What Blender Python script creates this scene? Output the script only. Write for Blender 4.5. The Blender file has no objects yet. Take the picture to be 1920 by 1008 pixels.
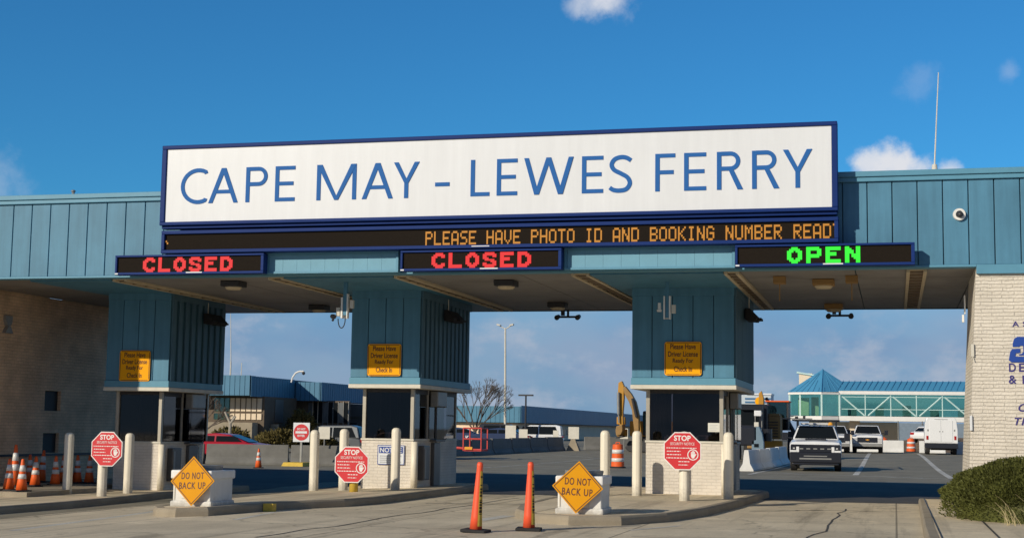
import bpy, bmesh, math, random
from mathutils import Vector, Matrix, noise
random.seed(7)
R = math.radians
C = bpy.context.scene.collection

# ------------------------------------------------------------------ camera
cam = bpy.data.cameras.new("camera")
cam.sensor_width = 36.0
cam.lens = 36.0 * 1726.0 / 1200.0
cam.shift_y = -3.1 / 1200.0
cam.clip_start = 0.1
cam.clip_end = 6000
camo = bpy.data.objects.new("camera", cam)
C.objects.link(camo)
cr = Vector((0.968047, 0.250329, 0.014877))
cu = Vector((0.013255, -0.110323, 0.993807))
cw = Vector((-0.25042, 0.961855, 0.110116))
m4 = Matrix.Identity(4)
for i in range(3):
    m4[i][0] = cr[i]; m4[i][1] = cu[i]; m4[i][2] = -cw[i]
m4[2][3] = 1.6
camo.matrix_world = m4
bpy.context.scene.camera = camo

# ------------------------------------------------------------------ light, sky, exposure
SUN = Vector((0.65, 1.0, -0.50)).normalized()
EL = math.asin(-SUN.z)
AZ = math.atan2(-SUN.x, -SUN.y)
sl = bpy.data.lights.new("sun", 'SUN')
sl.energy = 3.7
sl.angle = R(0.5)
sl.color = (1.0, 0.90, 0.73)
so = bpy.data.objects.new("sun", sl)
so.rotation_euler = SUN.to_track_quat('-Z', 'Y').to_euler()
so.location = (-30, -40, 40)
C.objects.link(so)

W = bpy.data.worlds.new("World")
bpy.context.scene.world = W
W.use_nodes = True
nt = W.node_tree
N = nt.nodes; L = nt.links
N.clear()
out = N.new('ShaderNodeOutputWorld')
bg = N.new('ShaderNodeBackground')
bg.inputs['Strength'].default_value = 0.10
L.new(bg.outputs[0], out.inputs[0])
sky = N.new('ShaderNodeTexSky')
sky.sky_type = 'NISHITA'
sky.sun_disc = False
sky.sun_elevation = EL
sky.sun_rotation = AZ
sky.air_density = 1.0
sky.dust_density = 0.3
sky.ozone_density = 3.0
tc = N.new('ShaderNodeTexCoord')


def wmath(op, a, b=None, c=None, clamp=False):
    n = N.new('ShaderNodeMath'); n.operation = op; n.use_clamp = clamp
    for i, v in enumerate((a, b, c)):
        if v is None: continue
        if isinstance(v, (int, float)): n.inputs[i].default_value = v
        else: L.new(v, n.inputs[i])
    return n.outputs[0]


def wmap(v, a, b, c=0.0, d=1.0):
    n = N.new('ShaderNodeMapRange'); n.interpolation_type = 'SMOOTHSTEP'
    L.new(v, n.inputs[0])
    for i, x in enumerate((a, b, c, d)): n.inputs[i + 1].default_value = x
    return n.outputs[0]


def wmix(f, a, b):
    n = N.new('ShaderNodeMix'); n.data_type = 'RGBA'
    if isinstance(f, (int, float)): n.inputs[0].default_value = f
    else: L.new(f, n.inputs[0])
    for i, v in ((6, a), (7, b)):
        if isinstance(v, tuple): n.inputs[i].default_value = v
        else: L.new(v, n.inputs[i])
    return n.outputs[2]


sepn = N.new('ShaderNodeSeparateXYZ'); L.new(tc.outputs['Generated'], sepn.inputs[0])
zc = sepn.outputs[2]


def wnoise(scale, detail, rough, stretch=1.0):
    mp = N.new('ShaderNodeMapping'); mp.inputs['Scale'].default_value = (1, 1, stretch)
    L.new(tc.outputs['Generated'], mp.inputs[0])
    n = N.new('ShaderNodeTexNoise')
    n.inputs['Scale'].default_value = scale; n.inputs['Detail'].default_value = detail
    n.inputs['Roughness'].default_value = rough
    L.new(mp.outputs[0], n.inputs[0])
    return n.outputs[0]


tint = N.new('ShaderNodeMix'); tint.data_type = 'RGBA'; tint.blend_type = 'MULTIPLY'
tint.inputs[0].default_value = 1.0
L.new(sky.outputs[0], tint.inputs[6])
tint.inputs[7].default_value = (0.22, 0.74, 1.08, 1)
base = tint.outputs[2]
# sky dimmed overhead and behind the camera to weaken the fill light
side = wmap(sepn.outputs[1], -0.35, 0.35, 0.62, 1.0)
over = wmap(zc, 0.30, 0.75, 1.0, 0.75)
dk = N.new('ShaderNodeMix'); dk.data_type = 'RGBA'; dk.blend_type = 'MULTIPLY'; dk.inputs[0].default_value = 1.0
L.new(base, dk.inputs[6]); L.new(wmath('MULTIPLY', side, over), dk.inputs[7])
base = dk.outputs[2]
back = wmath('MULTIPLY', wmap(sepn.outputs[1], -0.55, 0.05, 1.0, 0.0), wmap(zc, 0.30, 0.85, 1.0, 0.0))
base = wmix(wmath('MULTIPLY', back, 0.9), base, (1.55, 2.3, 3.9, 1))
# low haze bank of soft grey-lavender cloud near the horizon
low = wmap(zc, 0.045, 0.155, 1.0, 0.0)
n1 = wnoise(9, 6, 0.55, 2.2)
low = wmath('MULTIPLY', low, wmap(sepn.outputs[1], -0.3, 0.4, 0.0, 1.0))
bank = wmath('MULTIPLY', low, wmap(n1, 0.30, 0.72, 0.82, 1.0))
bankc = wmix(wmap(wnoise(7, 5, 0.5, 2.0), 0.38, 0.62, 0.0, 1.0), (1.95, 3.0, 4.9, 1), (2.75, 3.55, 5.1, 1))
base = wmix(bank, base, bankc)
n1b = wnoise(12, 10, 0.62, 1.7)
low2 = wmath('MULTIPLY', wmap(zc, 0.06, 0.15, 1.0, 0.0), wmap(n1b, 0.46, 0.66, 0.0, 0.72))
base = wmix(low2, base, (4.3, 4.8, 5.8, 1))
# separate small white puffs
n2 = wnoise(34, 8, 0.62)
puffs = [((-0.190, 0.9405, 0.2845), 0.017, 0.5), ((-0.178, 0.9430, 0.2860), 0.016, 0.5), ((-0.204, 0.938, 0.2810), 0.010, 0.35), ((-0.185, 0.940, 0.295), 0.018, 0.6),
         ((-0.003, 0.9837, 0.1800), 0.016, 1.0), ((0.006, 0.9837, 0.1770), 0.016, 1.0), ((-0.013, 0.983, 0.178), 0.013, 0.9),
         ((0.018, 0.984, 0.1735), 0.012, 0.8), ((0.036, 0.984, 0.1715), 0.0095, 0.7),
         ((0.0196, 0.9732, 0.229), 0.016, 0.12), ((0.0731, 0.9701, 0.2314), 0.009, 0.18),
         ((-0.560, 0.818, 0.140), 0.035, 0.22)]
for c, rad, op in puffs:
    d = N.new('ShaderNodeVectorMath'); d.operation = 'DISTANCE'
    L.new(tc.outputs['Generated'], d.inputs[0]); d.inputs[1].default_value = Vector(c).normalized()
    e = wmath('DIVIDE', d.outputs['Value'], rad)
    e = wmath('SUBTRACT', 1.0, e)
    e = wmath('ADD', e, wmath('MULTIPLY', wmath('SUBTRACT', n2, 0.5), 2.2))
    base = wmix(wmap(e, -0.05, 0.85, 0.0, op), base, (7.3, 7.5, 8.0, 1))
L.new(base, bg.inputs[0])

vs = bpy.context.scene.view_settings
vs.view_transform = 'Standard'
vs.look = 'None'
vs.exposure = 0.0
vs.gamma = 1.0
vs.use_curve_mapping = False
bpy.context.scene.cycles.max_bounces = 6
bpy.context.scene.cycles.diffuse_bounces = 3
bpy.context.scene.cycles.use_denoising = True


# ------------------------------------------------------------------ materials
def grime(m, zlo, zhi, amt=0.5, col=(0.16, 0.13, 0.09)):
    """splashed dirt in a ragged band at the foot (object space)"""
    t = m.node_tree; p = t.nodes['Principled BSDF']; ln = t.links.new
    src = p.inputs['Base Color'].links[0].from_socket
    tcn = t.nodes.new('ShaderNodeTexCoord'); sp = t.nodes.new('ShaderNodeSeparateXYZ'); ln(tcn.outputs['Object'], sp.inputs[0])
    n = t.nodes.new('ShaderNodeTexNoise'); n.inputs['Scale'].default_value = 14; n.inputs['Detail'].default_value = 6; ln(tcn.outputs['Object'], n.inputs[0])
    a = t.nodes.new('ShaderNodeMath'); a.operation = 'MULTIPLY_ADD'; ln(n.outputs[0], a.inputs[0]); a.inputs[1].default_value = -(zhi - zlo) * 1.6; ln(sp.outputs[2], a.inputs[2])
    r_ = t.nodes.new('ShaderNodeMapRange'); ln(a.outputs[0], r_.inputs[0]); r_.inputs[1].default_value = zlo - (zhi - zlo) * .8; r_.inputs[2].default_value = zhi - (zhi - zlo) * .8; r_.inputs[3].default_value = amt; r_.inputs[4].default_value = 0
    mx = t.nodes.new('ShaderNodeMix'); mx.data_type = 'RGBA'; ln(r_.outputs[0], mx.inputs[0]); ln(src, mx.inputs[6]); mx.inputs[7].default_value = (*col, 1)
    ln(mx.outputs[2], p.inputs['Base Color'])


def mat(name, rgb, rough=0.6, metal=0.0, var=0.10, vscale=3.0, bump=0.0, bscale=40.0, spec=0.4, emit=None, estr=1.0, streak=0.0, fine=0.0):
    m = bpy.data.materials.new(name); m.use_nodes = True
    t = m.node_tree; p = t.nodes['Principled BSDF']
    p.inputs['Roughness'].default_value = rough
    p.inputs['Metallic'].default_value = metal
    p.inputs['Specular IOR Level'].default_value = spec
    tcn = t.nodes.new('ShaderNodeTexCoord')
    src = None

    def noisefac(scale, detail, sc=(1, 1, 1)):
        mp = t.nodes.new('ShaderNodeMapping'); mp.inputs['Scale'].default_value = sc
        t.links.new(tcn.outputs['Object'], mp.inputs[0])
        n = t.nodes.new('ShaderNodeTexNoise'); n.inputs['Scale'].default_value = scale
        n.inputs['Detail'].default_value = detail; n.inputs['Roughness'].default_value = 0.65
        t.links.new(mp.outputs[0], n.inputs[0]); return n.outputs[0]

    def darken(prev, fac, amt, lo=0.3, hi=0.75):
        r_ = t.nodes.new('ShaderNodeMapRange'); t.links.new(fac, r_.inputs[0])
        r_.inputs[1].default_value = lo; r_.inputs[2].default_value = hi
        r_.inputs[3].default_value = 1 - amt; r_.inputs[4].default_value = 1 + amt * 0.6
        mx = t.nodes.new('ShaderNodeMix'); mx.data_type = 'RGBA'; mx.blend_type = 'MULTIPLY'
        mx.inputs[0].default_value = 1.0
        if isinstance(prev, tuple): mx.inputs[6].default_value = prev
        else: t.links.new(prev, mx.inputs[6])
        t.links.new(r_.outputs[0], mx.inputs[7]); return mx.outputs[2]
    src = (rgb[0], rgb[1], rgb[2], 1)
    if var: src = darken(src, noisefac(vscale, 5), var)
    if streak: src = darken(src, noisefac(5, 4, (1, 1, 0.08)), streak)
    if fine: src = darken(src, noisefac(90, 3), fine)
    if isinstance(src, tuple): p.inputs['Base Color'].default_value = src
    else: t.links.new(src, p.inputs['Base Color'])
    if bump:
        b = t.nodes.new('ShaderNodeBump'); b.inputs['Strength'].default_value = bump; b.inputs['Distance'].default_value = 0.02
        t.links.new(noisefac(bscale, 4), b.inputs['Height']); t.links.new(b.outputs[0], p.inputs['Normal'])
    if emit:
        p.inputs['Emission Color'].default_value = (*emit, 1); p.inputs['Emission Strength'].default_value = estr
    return m


def brick_mat(name, c1, c2, mortar, bw=0.40, bh=0.066, ms=0.012, bump=0.6, dirt=0.2, irregular=False):
    m = bpy.data.materials.new(name); m.use_nodes = True
    t = m.node_tree; p = t.nodes['Principled BSDF']; p.inputs['Roughness'].default_value = 0.8
    p.inputs['Specular IOR Level'].default_value = 0.2
    ln = t.links.new
    tcn = t.nodes.new('ShaderNodeTexCoord'); sp = t.nodes.new('ShaderNodeSeparateXYZ'); ln(tcn.outputs['Object'], sp.inputs[0])
    ad = t.nodes.new('ShaderNodeMath'); ad.operation = 'ADD'; ln(sp.outputs[0], ad.inputs[0]); ln(sp.outputs[1], ad.inputs[1])
    cb = t.nodes.new('ShaderNodeCombineXYZ'); ln(ad.outputs[0], cb.inputs[0]); ln(sp.outputs[2], cb.inputs[1])
    # slightly wavy courses
    nz = t.nodes.new('ShaderNodeTexNoise'); nz.inputs['Scale'].default_value = 5; ln(tcn.outputs['Object'], nz.inputs[0])
    vm = t.nodes.new('ShaderNodeVectorMath'); vm.operation = 'MULTIPLY_ADD'
    ln(nz.outputs['Color'], vm.inputs[0]); vm.inputs[1].default_value = (0.03, 0.02, 0); ln(cb.outputs[0], vm.inputs[2])
    b = t.nodes.new('ShaderNodeTexBrick'); ln(vm.outputs[0], b.inputs['Vector'])
    b.inputs['Scale'].default_value = 1; b.inputs['Brick Width'].default_value = bw; b.inputs['Row Height'].default_value = bh
    b.inputs['Mortar Size'].default_value = ms; b.inputs['Mortar Smooth'].default_value = 0.6
    b.inputs['Color1'].default_value = (*c1, 1); b.inputs['Color2'].default_value = (*c2, 1); b.inputs['Mortar'].default_value = (*mortar, 1)
    n2_ = t.nodes.new('ShaderNodeTexNoise'); n2_.inputs['Scale'].default_value = 1.7; n2_.inputs['Detail'].default_value = 6; ln(tcn.outputs['Object'], n2_.inputs[0])
    mr = t.nodes.new('ShaderNodeMapRange'); ln(n2_.outputs[0], mr.inputs[0]); mr.inputs[1].default_value = .3; mr.inputs[2].default_value = .7
    mr.inputs[3].default_value = 1 - dirt; mr.inputs[4].default_value = 1.05
    mx = t.nodes.new('ShaderNodeMix'); mx.data_type = 'RGBA'; mx.blend_type = 'MULTIPLY'; mx.inputs[0].default_value = 1
    ln(b.outputs[0], mx.inputs[6]); ln(mr.outputs[0], mx.inputs[7])
    if irregular:      # streaks paint uneven shade under the courses into the colour; courses wavier
        mp = t.nodes.new('ShaderNodeMapping'); mp.inputs['Scale'].default_value = (4.5, 26, 1); ln(cb.outputs[0], mp.inputs[0])
        n4 = t.nodes.new('ShaderNodeTexNoise'); n4.inputs['Scale'].default_value = 1.0; n4.inputs['Detail'].default_value = 5; n4.inputs['Roughness'].default_value = .7; ln(mp.outputs[0], n4.inputs[0])
        m4_ = t.nodes.new('ShaderNodeMapRange'); ln(n4.outputs[0], m4_.inputs[0]); m4_.inputs[1].default_value = .54; m4_.inputs[2].default_value = .68; m4_.inputs[3].default_value = 1.0; m4_.inputs[4].default_value = .80
        mx2 = t.nodes.new('ShaderNodeMix'); mx2.data_type = 'RGBA'; mx2.blend_type = 'MULTIPLY'; mx2.inputs[0].default_value = 1
        ln(mx.outputs[2], mx2.inputs[6]); ln(m4_.outputs[0], mx2.inputs[7]); ln(mx2.outputs[2], p.inputs['Base Color'])
        vm.inputs[1].default_value = (0.10, 0.034, 0)
    else: ln(mx.outputs[2], p.inputs['Base Color'])
    n3 = t.nodes.new('ShaderNodeTexNoise'); n3.inputs['Scale'].default_value = 22; n3.inputs['Detail'].default_value = 5; ln(cb.outputs[0], n3.inputs[0])
    hh = t.nodes.new('ShaderNodeMath'); hh.operation = 'MULTIPLY_ADD'; ln(b.outputs['Fac'], hh.inputs[0]); hh.inputs[1].default_value = -1.0; ln(n3.outputs[0], hh.inputs[2])
    bp = t.nodes.new('ShaderNodeBump'); bp.inputs['Strength'].default_value = bump; bp.inputs['Distance'].default_value = 0.02
    ln(hh.outputs[0], bp.inputs['Height']); ln(bp.outputs[0], p.inputs['Normal'])
    return m


def ground_mat(name, rgb, patch=0.25, speck=0.15, joints=None, rough=0.85, warm=None, crack=0.0, stains=False):
    m = bpy.data.materials.new(name); m.use_nodes = True
    t = m.node_tree; p = t.nodes['Principled BSDF']; p.inputs['Roughness'].default_value = rough
    p.inputs['Specular IOR Level'].default_value = 0.25
    ln = t.links.new
    tcn = t.nodes.new('ShaderNodeTexCoord')

    def nz(scale, det, sc=(1, 1, 1)):
        mp = t.nodes.new('ShaderNodeMapping'); mp.inputs['Scale'].default_value = sc; ln(tcn.outputs['Object'], mp.inputs[0])
        n = t.nodes.new('ShaderNodeTexNoise'); n.inputs['Scale'].default_value = scale; n.inputs['Detail'].default_value = det
        n.inputs['Roughness'].default_value = 0.65; ln(mp.outputs[0], n.inputs[0]); return n.outputs[0]

    def mul(prev, f, lo, hi, a, b):
        r_ = t.nodes.new('ShaderNodeMapRange'); ln(f, r_.inputs[0])
        for i, v in enumerate((lo, hi, a, b)): r_.inputs[i + 1].default_value = v
        mx = t.nodes.new('ShaderNodeMix'); mx.data_type = 'RGBA'; mx.blend_type = 'MULTIPLY'; mx.inputs[0].default_value = 1
        if isinstance(prev, tuple): mx.inputs[6].default_value = prev
        else: ln(prev, mx.inputs[6])
        ln(r_.outputs[0], mx.inputs[7]); return mx.outputs[2]
    s = (*rgb, 1)
    s = mul(s, nz(0.35, 6), .3, .7, 1 - patch, 1 + patch * .5)
    s = mul(s, nz(1.6, 6, (1, .3, 1)), .3, .7, 1 - patch * .6, 1 + patch * .3)
    s = mul(s, nz(24, 5), .3, .7, 1 - speck, 1 + speck)
    s = mul(s, nz(0.9, 8, (1.0, .14, 1)), .57, .70, 1.0, 1 - patch * 1.0)
    if stains:
        s = mul(s, nz(2.2, 7, (1.2, .05, 1)), .53, .66, 1.0, .72)
        s = mul(s, nz(3.1, 2), .69, .74, 1.0, .50)
        s = mul(s, nz(0.55, 3), .62, .66, 1.0, 1.10)
    if crack:
        v = t.nodes.new('ShaderNodeTexVoronoi'); v.feature = 'DISTANCE_TO_EDGE'; v.inputs['Scale'].default_value = 0.33
        n = t.nodes.new('ShaderNodeTexNoise'); n.inputs['Scale'].default_value = 1.3; n.inputs['Detail'].default_value = 5; ln(tcn.outputs['Object'], n.inputs[0])
        vm = t.nodes.new('ShaderNodeVectorMath'); vm.operation = 'MULTIPLY_ADD'; ln(n.outputs['Color'], vm.inputs[0]); vm.inputs[1].default_value = (1.4, 1.4, 0); ln(tcn.outputs['Object'], vm.inputs[2])
        ln(vm.outputs[0], v.inputs['Vector'])
        s = mul(s, v.outputs['Distance'], 0.0, 0.014, 1 - crack, 1.0)
    if joints:
        b = t.nodes.new('ShaderNodeTexBrick'); ln(tcn.outputs['Object'], b.inputs['Vector']); b.offset = 0
        b.inputs['Scale'].default_value = 1; b.inputs['Brick Width'].default_value = joints[0]; b.inputs['Row Height'].default_value = joints[1]
        b.inputs['Mortar Size'].default_value = 0.02; b.inputs['Mortar Smooth'].default_value = 0.3
        s = mul(s, b.outputs['Fac'], 0, 1, 1.0, 0.45)
    ln(s, p.inputs['Base Color'])
    bp = t.nodes.new('ShaderNodeBump'); bp.inputs['Strength'].default_value = .35; bp.inputs['Distance'].default_value = .01
    ln(nz(45, 4), bp.inputs['Height']); ln(bp.outputs[0], p.inputs['Normal'])
    return m


def glass_mat(name, tintc, gloss=0.10, refl=(1, 1, 1)):
    m = bpy.data.materials.new(name); m.use_nodes = True
    t = m.node_tree; t.nodes.clear(); ln = t.links.new
    o = t.nodes.new('ShaderNodeOutputMaterial'); mx = t.nodes.new('ShaderNodeMixShader')
    tr = t.nodes.new('ShaderNodeBsdfTransparent'); tr.inputs[0].default_value = (*tintc, 1)
    gl = t.nodes.new('ShaderNodeBsdfGlossy'); gl.inputs['Roughness'].default_value = .03; gl.inputs[0].default_value = (*refl, 1)
    fr = t.nodes.new('ShaderNodeFresnel'); fr.inputs[0].default_value = 1.5
    ad = t.nodes.new('ShaderNodeMath'); ad.operation = 'ADD'; ad.use_clamp = True; ln(fr.outputs[0], ad.inputs[0]); ad.inputs[1].default_value = gloss
    ln(ad.outputs[0], mx.inputs[0]); ln(tr.outputs[0], mx.inputs[1]); ln(gl.outputs[0], mx.inputs[2]); ln(mx.outputs[0], o.inputs[0])
    return m


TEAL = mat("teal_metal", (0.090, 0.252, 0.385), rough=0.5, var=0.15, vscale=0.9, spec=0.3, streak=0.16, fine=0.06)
TEALS = mat("teal_side_grey", (0.085, 0.170, 0.235), rough=0.6, var=0.15, vscale=1.2, spec=0.2, streak=0.18)  # greyer, darker teal for the pier sides
TEALD = mat("teal_seam", (0.03, 0.10, 0.14), rough=0.6, var=0.1)
TEALL = mat("teal_light_trim", (0.11, 0.30, 0.43), rough=0.45, var=0.08, spec=0.35)
INFILL = mat("infill_teal", (0.16, 0.37, 0.50), rough=0.5, var=0.08, spec=0.3)
CEIL = mat("ceiling_panel", (0.28, 0.265, 0.255), rough=0.55, var=0.22, vscale=0.8, fine=0.06)
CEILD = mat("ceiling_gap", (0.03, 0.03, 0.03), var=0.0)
STRIP = mat("light_trough", (0.62, 0.52, 0.36), rough=0.6, var=0.12)
STRIPD = mat("light_trough_grille", (0.20, 0.15, 0.10), rough=0.6, var=0.1)
BRICK_C = brick_mat("cream_brick", (0.78, 0.72, 0.625), (0.74, 0.68, 0.585), (0.67, 0.61, 0.52), bw=.42, bh=0.072, ms=0.007, bump=0.9, dirt=0.12, irregular=True)
BRICK_B = brick_mat("tan_brick", (0.90, 0.64, 0.43), (0.82, 0.575, 0.38), (0.68, 0.48, 0.32), bw=0.22, bh=0.085, ms=0.010, bump=0.5, dirt=0.28)
BRICK_W = brick_mat("painted_brick", (0.76, 0.70, 0.62), (0.73, 0.67, 0.59), (0.655, 0.60, 0.525), bw=0.22, bh=0.075, ms=0.008, bump=0.5, dirt=0.16)
WHITE = mat("white_paint", (0.82, 0.81, 0.78), rough=0.5, var=0.05, vscale=2, streak=0.04)
SIGNW = mat("sign_white", (0.755, 0.78, 0.815), rough=0.35, var=0.03, vscale=0.6, streak=0.05)
OFFW = mat("off_white_trim", (0.66, 0.63, 0.55), rough=0.6, var=0.14, vscale=3)
BLUE = mat("sign_blue_frame", (0.009, 0.034, 0.17), rough=0.5, var=0.1, vscale=1, spec=0.12)
BLUEL = mat("letter_blue", (0.022, 0.13, 0.41), rough=0.6, spec=0.15, var=0.05)
NAVY = mat("wall_letter_navy", (0.05, 0.04, 0.20), rough=0.6, var=0.05)
LOGO = mat("logo_blue", (0.01, 0.06, 0.34), rough=0.6, var=0.05)
BLACK = mat("led_black", (0.017, 0.013, 0.010), rough=0.8, var=0.2, vscale=30, spec=0.08)
REDL = mat("red_led", (0.3, 0.01, 0.01), var=0, emit=(1.0, 0.012, 0.025), estr=0.52)
GRNL = mat("green_led", (0.02, 0.3, 0.02), var=0, emit=(0.01, 1.0, 0.03), estr=0.70)
AMBL = mat("amber_led", (0.3, 0.12, 0.01), var=0, emit=(1.0, 0.42, 0.05), estr=0.27)
CREAM = mat("cream_bollard", (0.83, 0.77, 0.64), rough=0.45, var=0.07, vscale=3, streak=0.08)
grime(CREAM, 0.0, 0.30, 0.45)
BLOCKW = mat("block_white", (0.80, 0.79, 0.75), rough=0.55, var=0.08, vscale=3, streak=0.08)
grime(BLOCKW, 0.0, 0.16, 0.5)
YEL = mat("yellow_paint", (0.70, 0.48, 0.07), rough=0.6, var=0.2, vscale=8)
GOLD = mat("golden_sign", (0.98, 0.43, 0.008), spec=0.1, rough=0.5, var=0.05)
ORSIGN = mat("orange_sign", (0.72, 0.315, 0.006), spec=0.1, rough=0.5, var=0.05, vscale=4)
MAROON = mat("maroon_ink", (0.09, 0.018, 0.012), rough=0.5, var=0.05)
INK = mat("black_ink", (0.03, 0.015, 0.008), rough=0.5, var=0)
RED = mat("sign_red", (0.62, 0.025, 0.035), rough=0.45, var=0.06)
SILV = mat("sign_edge_white", (0.82, 0.78, 0.76), rough=0.4, var=0.04)
CONEO = mat("cone_orange", (0.85, 0.13, 0.02), rough=0.5, var=0.08, vscale=10)
MARKO = mat("marker_orange", (0.90, 0.115, 0.045), rough=0.45, var=0.07, vscale=4)
REFL = mat("reflective_white", (0.75, 0.74, 0.72), rough=0.3, var=0.08, vscale=12)
RUB = mat("black_rubber", (0.025, 0.025, 0.027), rough=0.8, var=0.2)
DARK = mat("dark_metal", (0.035, 0.035, 0.04), rough=0.5, var=0.15)
GREY = mat("grey_metal", (0.30, 0.30, 0.29), rough=0.45, metal=0.3, var=0.15)
ALU = mat("aluminium_frame", (0.42, 0.39, 0.33), rough=0.4, metal=0.35, var=0.12)
STEEL = mat("steel_cabinet", (0.14, 0.13, 0.125), rough=0.35, metal=0.3, var=0.2)
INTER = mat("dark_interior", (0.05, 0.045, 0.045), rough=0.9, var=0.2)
PAPER = mat("paper", (0.72, 0.72, 0.66), rough=0.8, var=0.03)
CONC = mat("jersey_concrete", (0.21, 0.205, 0.19), rough=0.85, var=0.25, vscale=1.5, bump=0.3, fine=0.12)
CONCW = mat("white_barrier", (0.72, 0.72, 0.70), rough=0.7, var=0.12, vscale=1.5)
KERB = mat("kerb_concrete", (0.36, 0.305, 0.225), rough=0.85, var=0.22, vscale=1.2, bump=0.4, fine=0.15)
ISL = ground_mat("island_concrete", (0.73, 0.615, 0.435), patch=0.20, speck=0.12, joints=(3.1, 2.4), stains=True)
APR = ground_mat("apron_concrete", (0.66, 0.57, 0.42), patch=0.22, speck=0.12, joints=(4.2, 4.6), crack=0.38, stains=True)
ASPH = ground_mat("asphalt", (0.27, 0.245, 0.185), patch=0.22, speck=0.25)
ASPHN = ground_mat("dark_asphalt", (0.092, 0.088, 0.085), patch=0.25, speck=0.25)
LINE = ground_mat("road_paint", (0.62, 0.60, 0.54), patch=0.30, speck=0.25)
DIRT = ground_mat("bare_earth", (0.26, 0.18, 0.11), patch=0.3, speck=0.3)
GLASSD = glass_mat("booth_glass", (0.40, 0.37, 0.40), gloss=-0.01)
GLASST = glass_mat("bridge_glass", (0.70, 0.88, 0.81), gloss=0.05, refl=(0.75, 1.0, 0.95))
CARGL = mat("car_glass", (0.010, 0.013, 0.016), rough=0.2, var=0, spec=0.10)
ROOFB = mat("bridge_roof_blue", (0.075, 0.29, 0.50), rough=0.4, var=0.07, vscale=0.5)
FASB = mat("terminal_fascia", (0.06, 0.20, 0.33), rough=0.5, var=0.10, vscale=0.4)
TERM = mat("terminal_brown_wall", (0.13, 0.095, 0.065), rough=0.7, var=0.2)
CREAMW = mat("cream_wall", (0.80, 0.66, 0.49), rough=0.8, var=0.1, vscale=0.5)
CWHITE = mat("car_white", (0.80, 0.81, 0.82), rough=0.25, var=0.03, spec=0.6)
CRED = mat("car_red", (0.42, 0.012, 0.03), rough=0.25, var=0.03, spec=0.6)
CSILV = mat("car_silver", (0.17, 0.18, 0.185), rough=0.3, metal=0.5, var=0.03)
CDARK = mat("car_dark", (0.02, 0.022, 0.03), rough=0.25, var=0.03, spec=0.6)
CBLUE = mat("car_blue", (0.04, 0.06, 0.13), rough=0.25, var=0.03, spec=0.6)
CGREY = mat("truck_blue_grey", (0.17, 0.25, 0.32), rough=0.4, var=0.1)
LAMPG = mat("lamp_lens", (0.55, 0.55, 0.55), rough=0.15, var=0.05)
TAIL = mat("tail_lens", (0.40, 0.015, 0.015), rough=0.2, var=0.05)
CAT = mat("machine_yellow", (0.52, 0.26, 0.03), rough=0.5, var=0.16, vscale=2)
CATD = mat("machine_brown", (0.34, 0.20, 0.07), rough=0.6, var=0.2, vscale=3)
AMBER = mat("amber_lens", (0.85, 0.40, 0.05), rough=0.3, var=0.05)
BARK = mat("bark", (0.13, 0.105, 0.085), rough=0.9, var=0.25, vscale=8)
BARKP = mat("pale_bark", (0.40, 0.36, 0.30), rough=0.9, var=0.2, vscale=8)
LEAF1 = mat("juniper_leaf", (0.105, 0.114, 0.026), rough=0.65, var=0.45, vscale=1.6, spec=0.25, fine=0.2)
LEAF3 = mat("dead_juniper", (0.19, 0.125, 0.06), rough=0.8, var=0.3, vscale=6)
LEAF4 = mat("young_juniper", (0.20, 0.21, 0.06), rough=0.7, var=0.3, vscale=3)
LEAF2 = mat("shrub_leaf", (0.13, 0.105, 0.035), rough=0.8, var=0.35, vscale=2, spec=0.2)
DRY = mat("dry_grass", (0.48, 0.40, 0.22), rough=0.8, var=0.15, vscale=10)
PINKR = mat("lift_red", (0.60, 0.07, 0.06), rough=0.5, var=0.1)
CHAIN = mat("fence_mesh", (0.20, 0.26, 0.33), rough=0.8, var=0.15)
LOWW = mat("low_building_wall", (0.92, 0.70, 0.50), rough=0.8, var=0.1, vscale=0.5)
TEALM = mat("bridge_mullion", (0.55, 0.74, 0.72), rough=0.5, var=0.06)
FERW = mat("ferry_white", (0.55, 0.62, 0.68), rough=0.5, var=0.05)
FERB = mat("ferry_blue", (0.05, 0.16, 0.33), rough=0.5, var=0.05)
NOTB = mat("notice_blue", (0.02, 0.06, 0.30), rough=0.5, var=0)
NOTG = mat("notice_grey", (0.45, 0.47, 0.50), rough=0.5, var=0)


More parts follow.
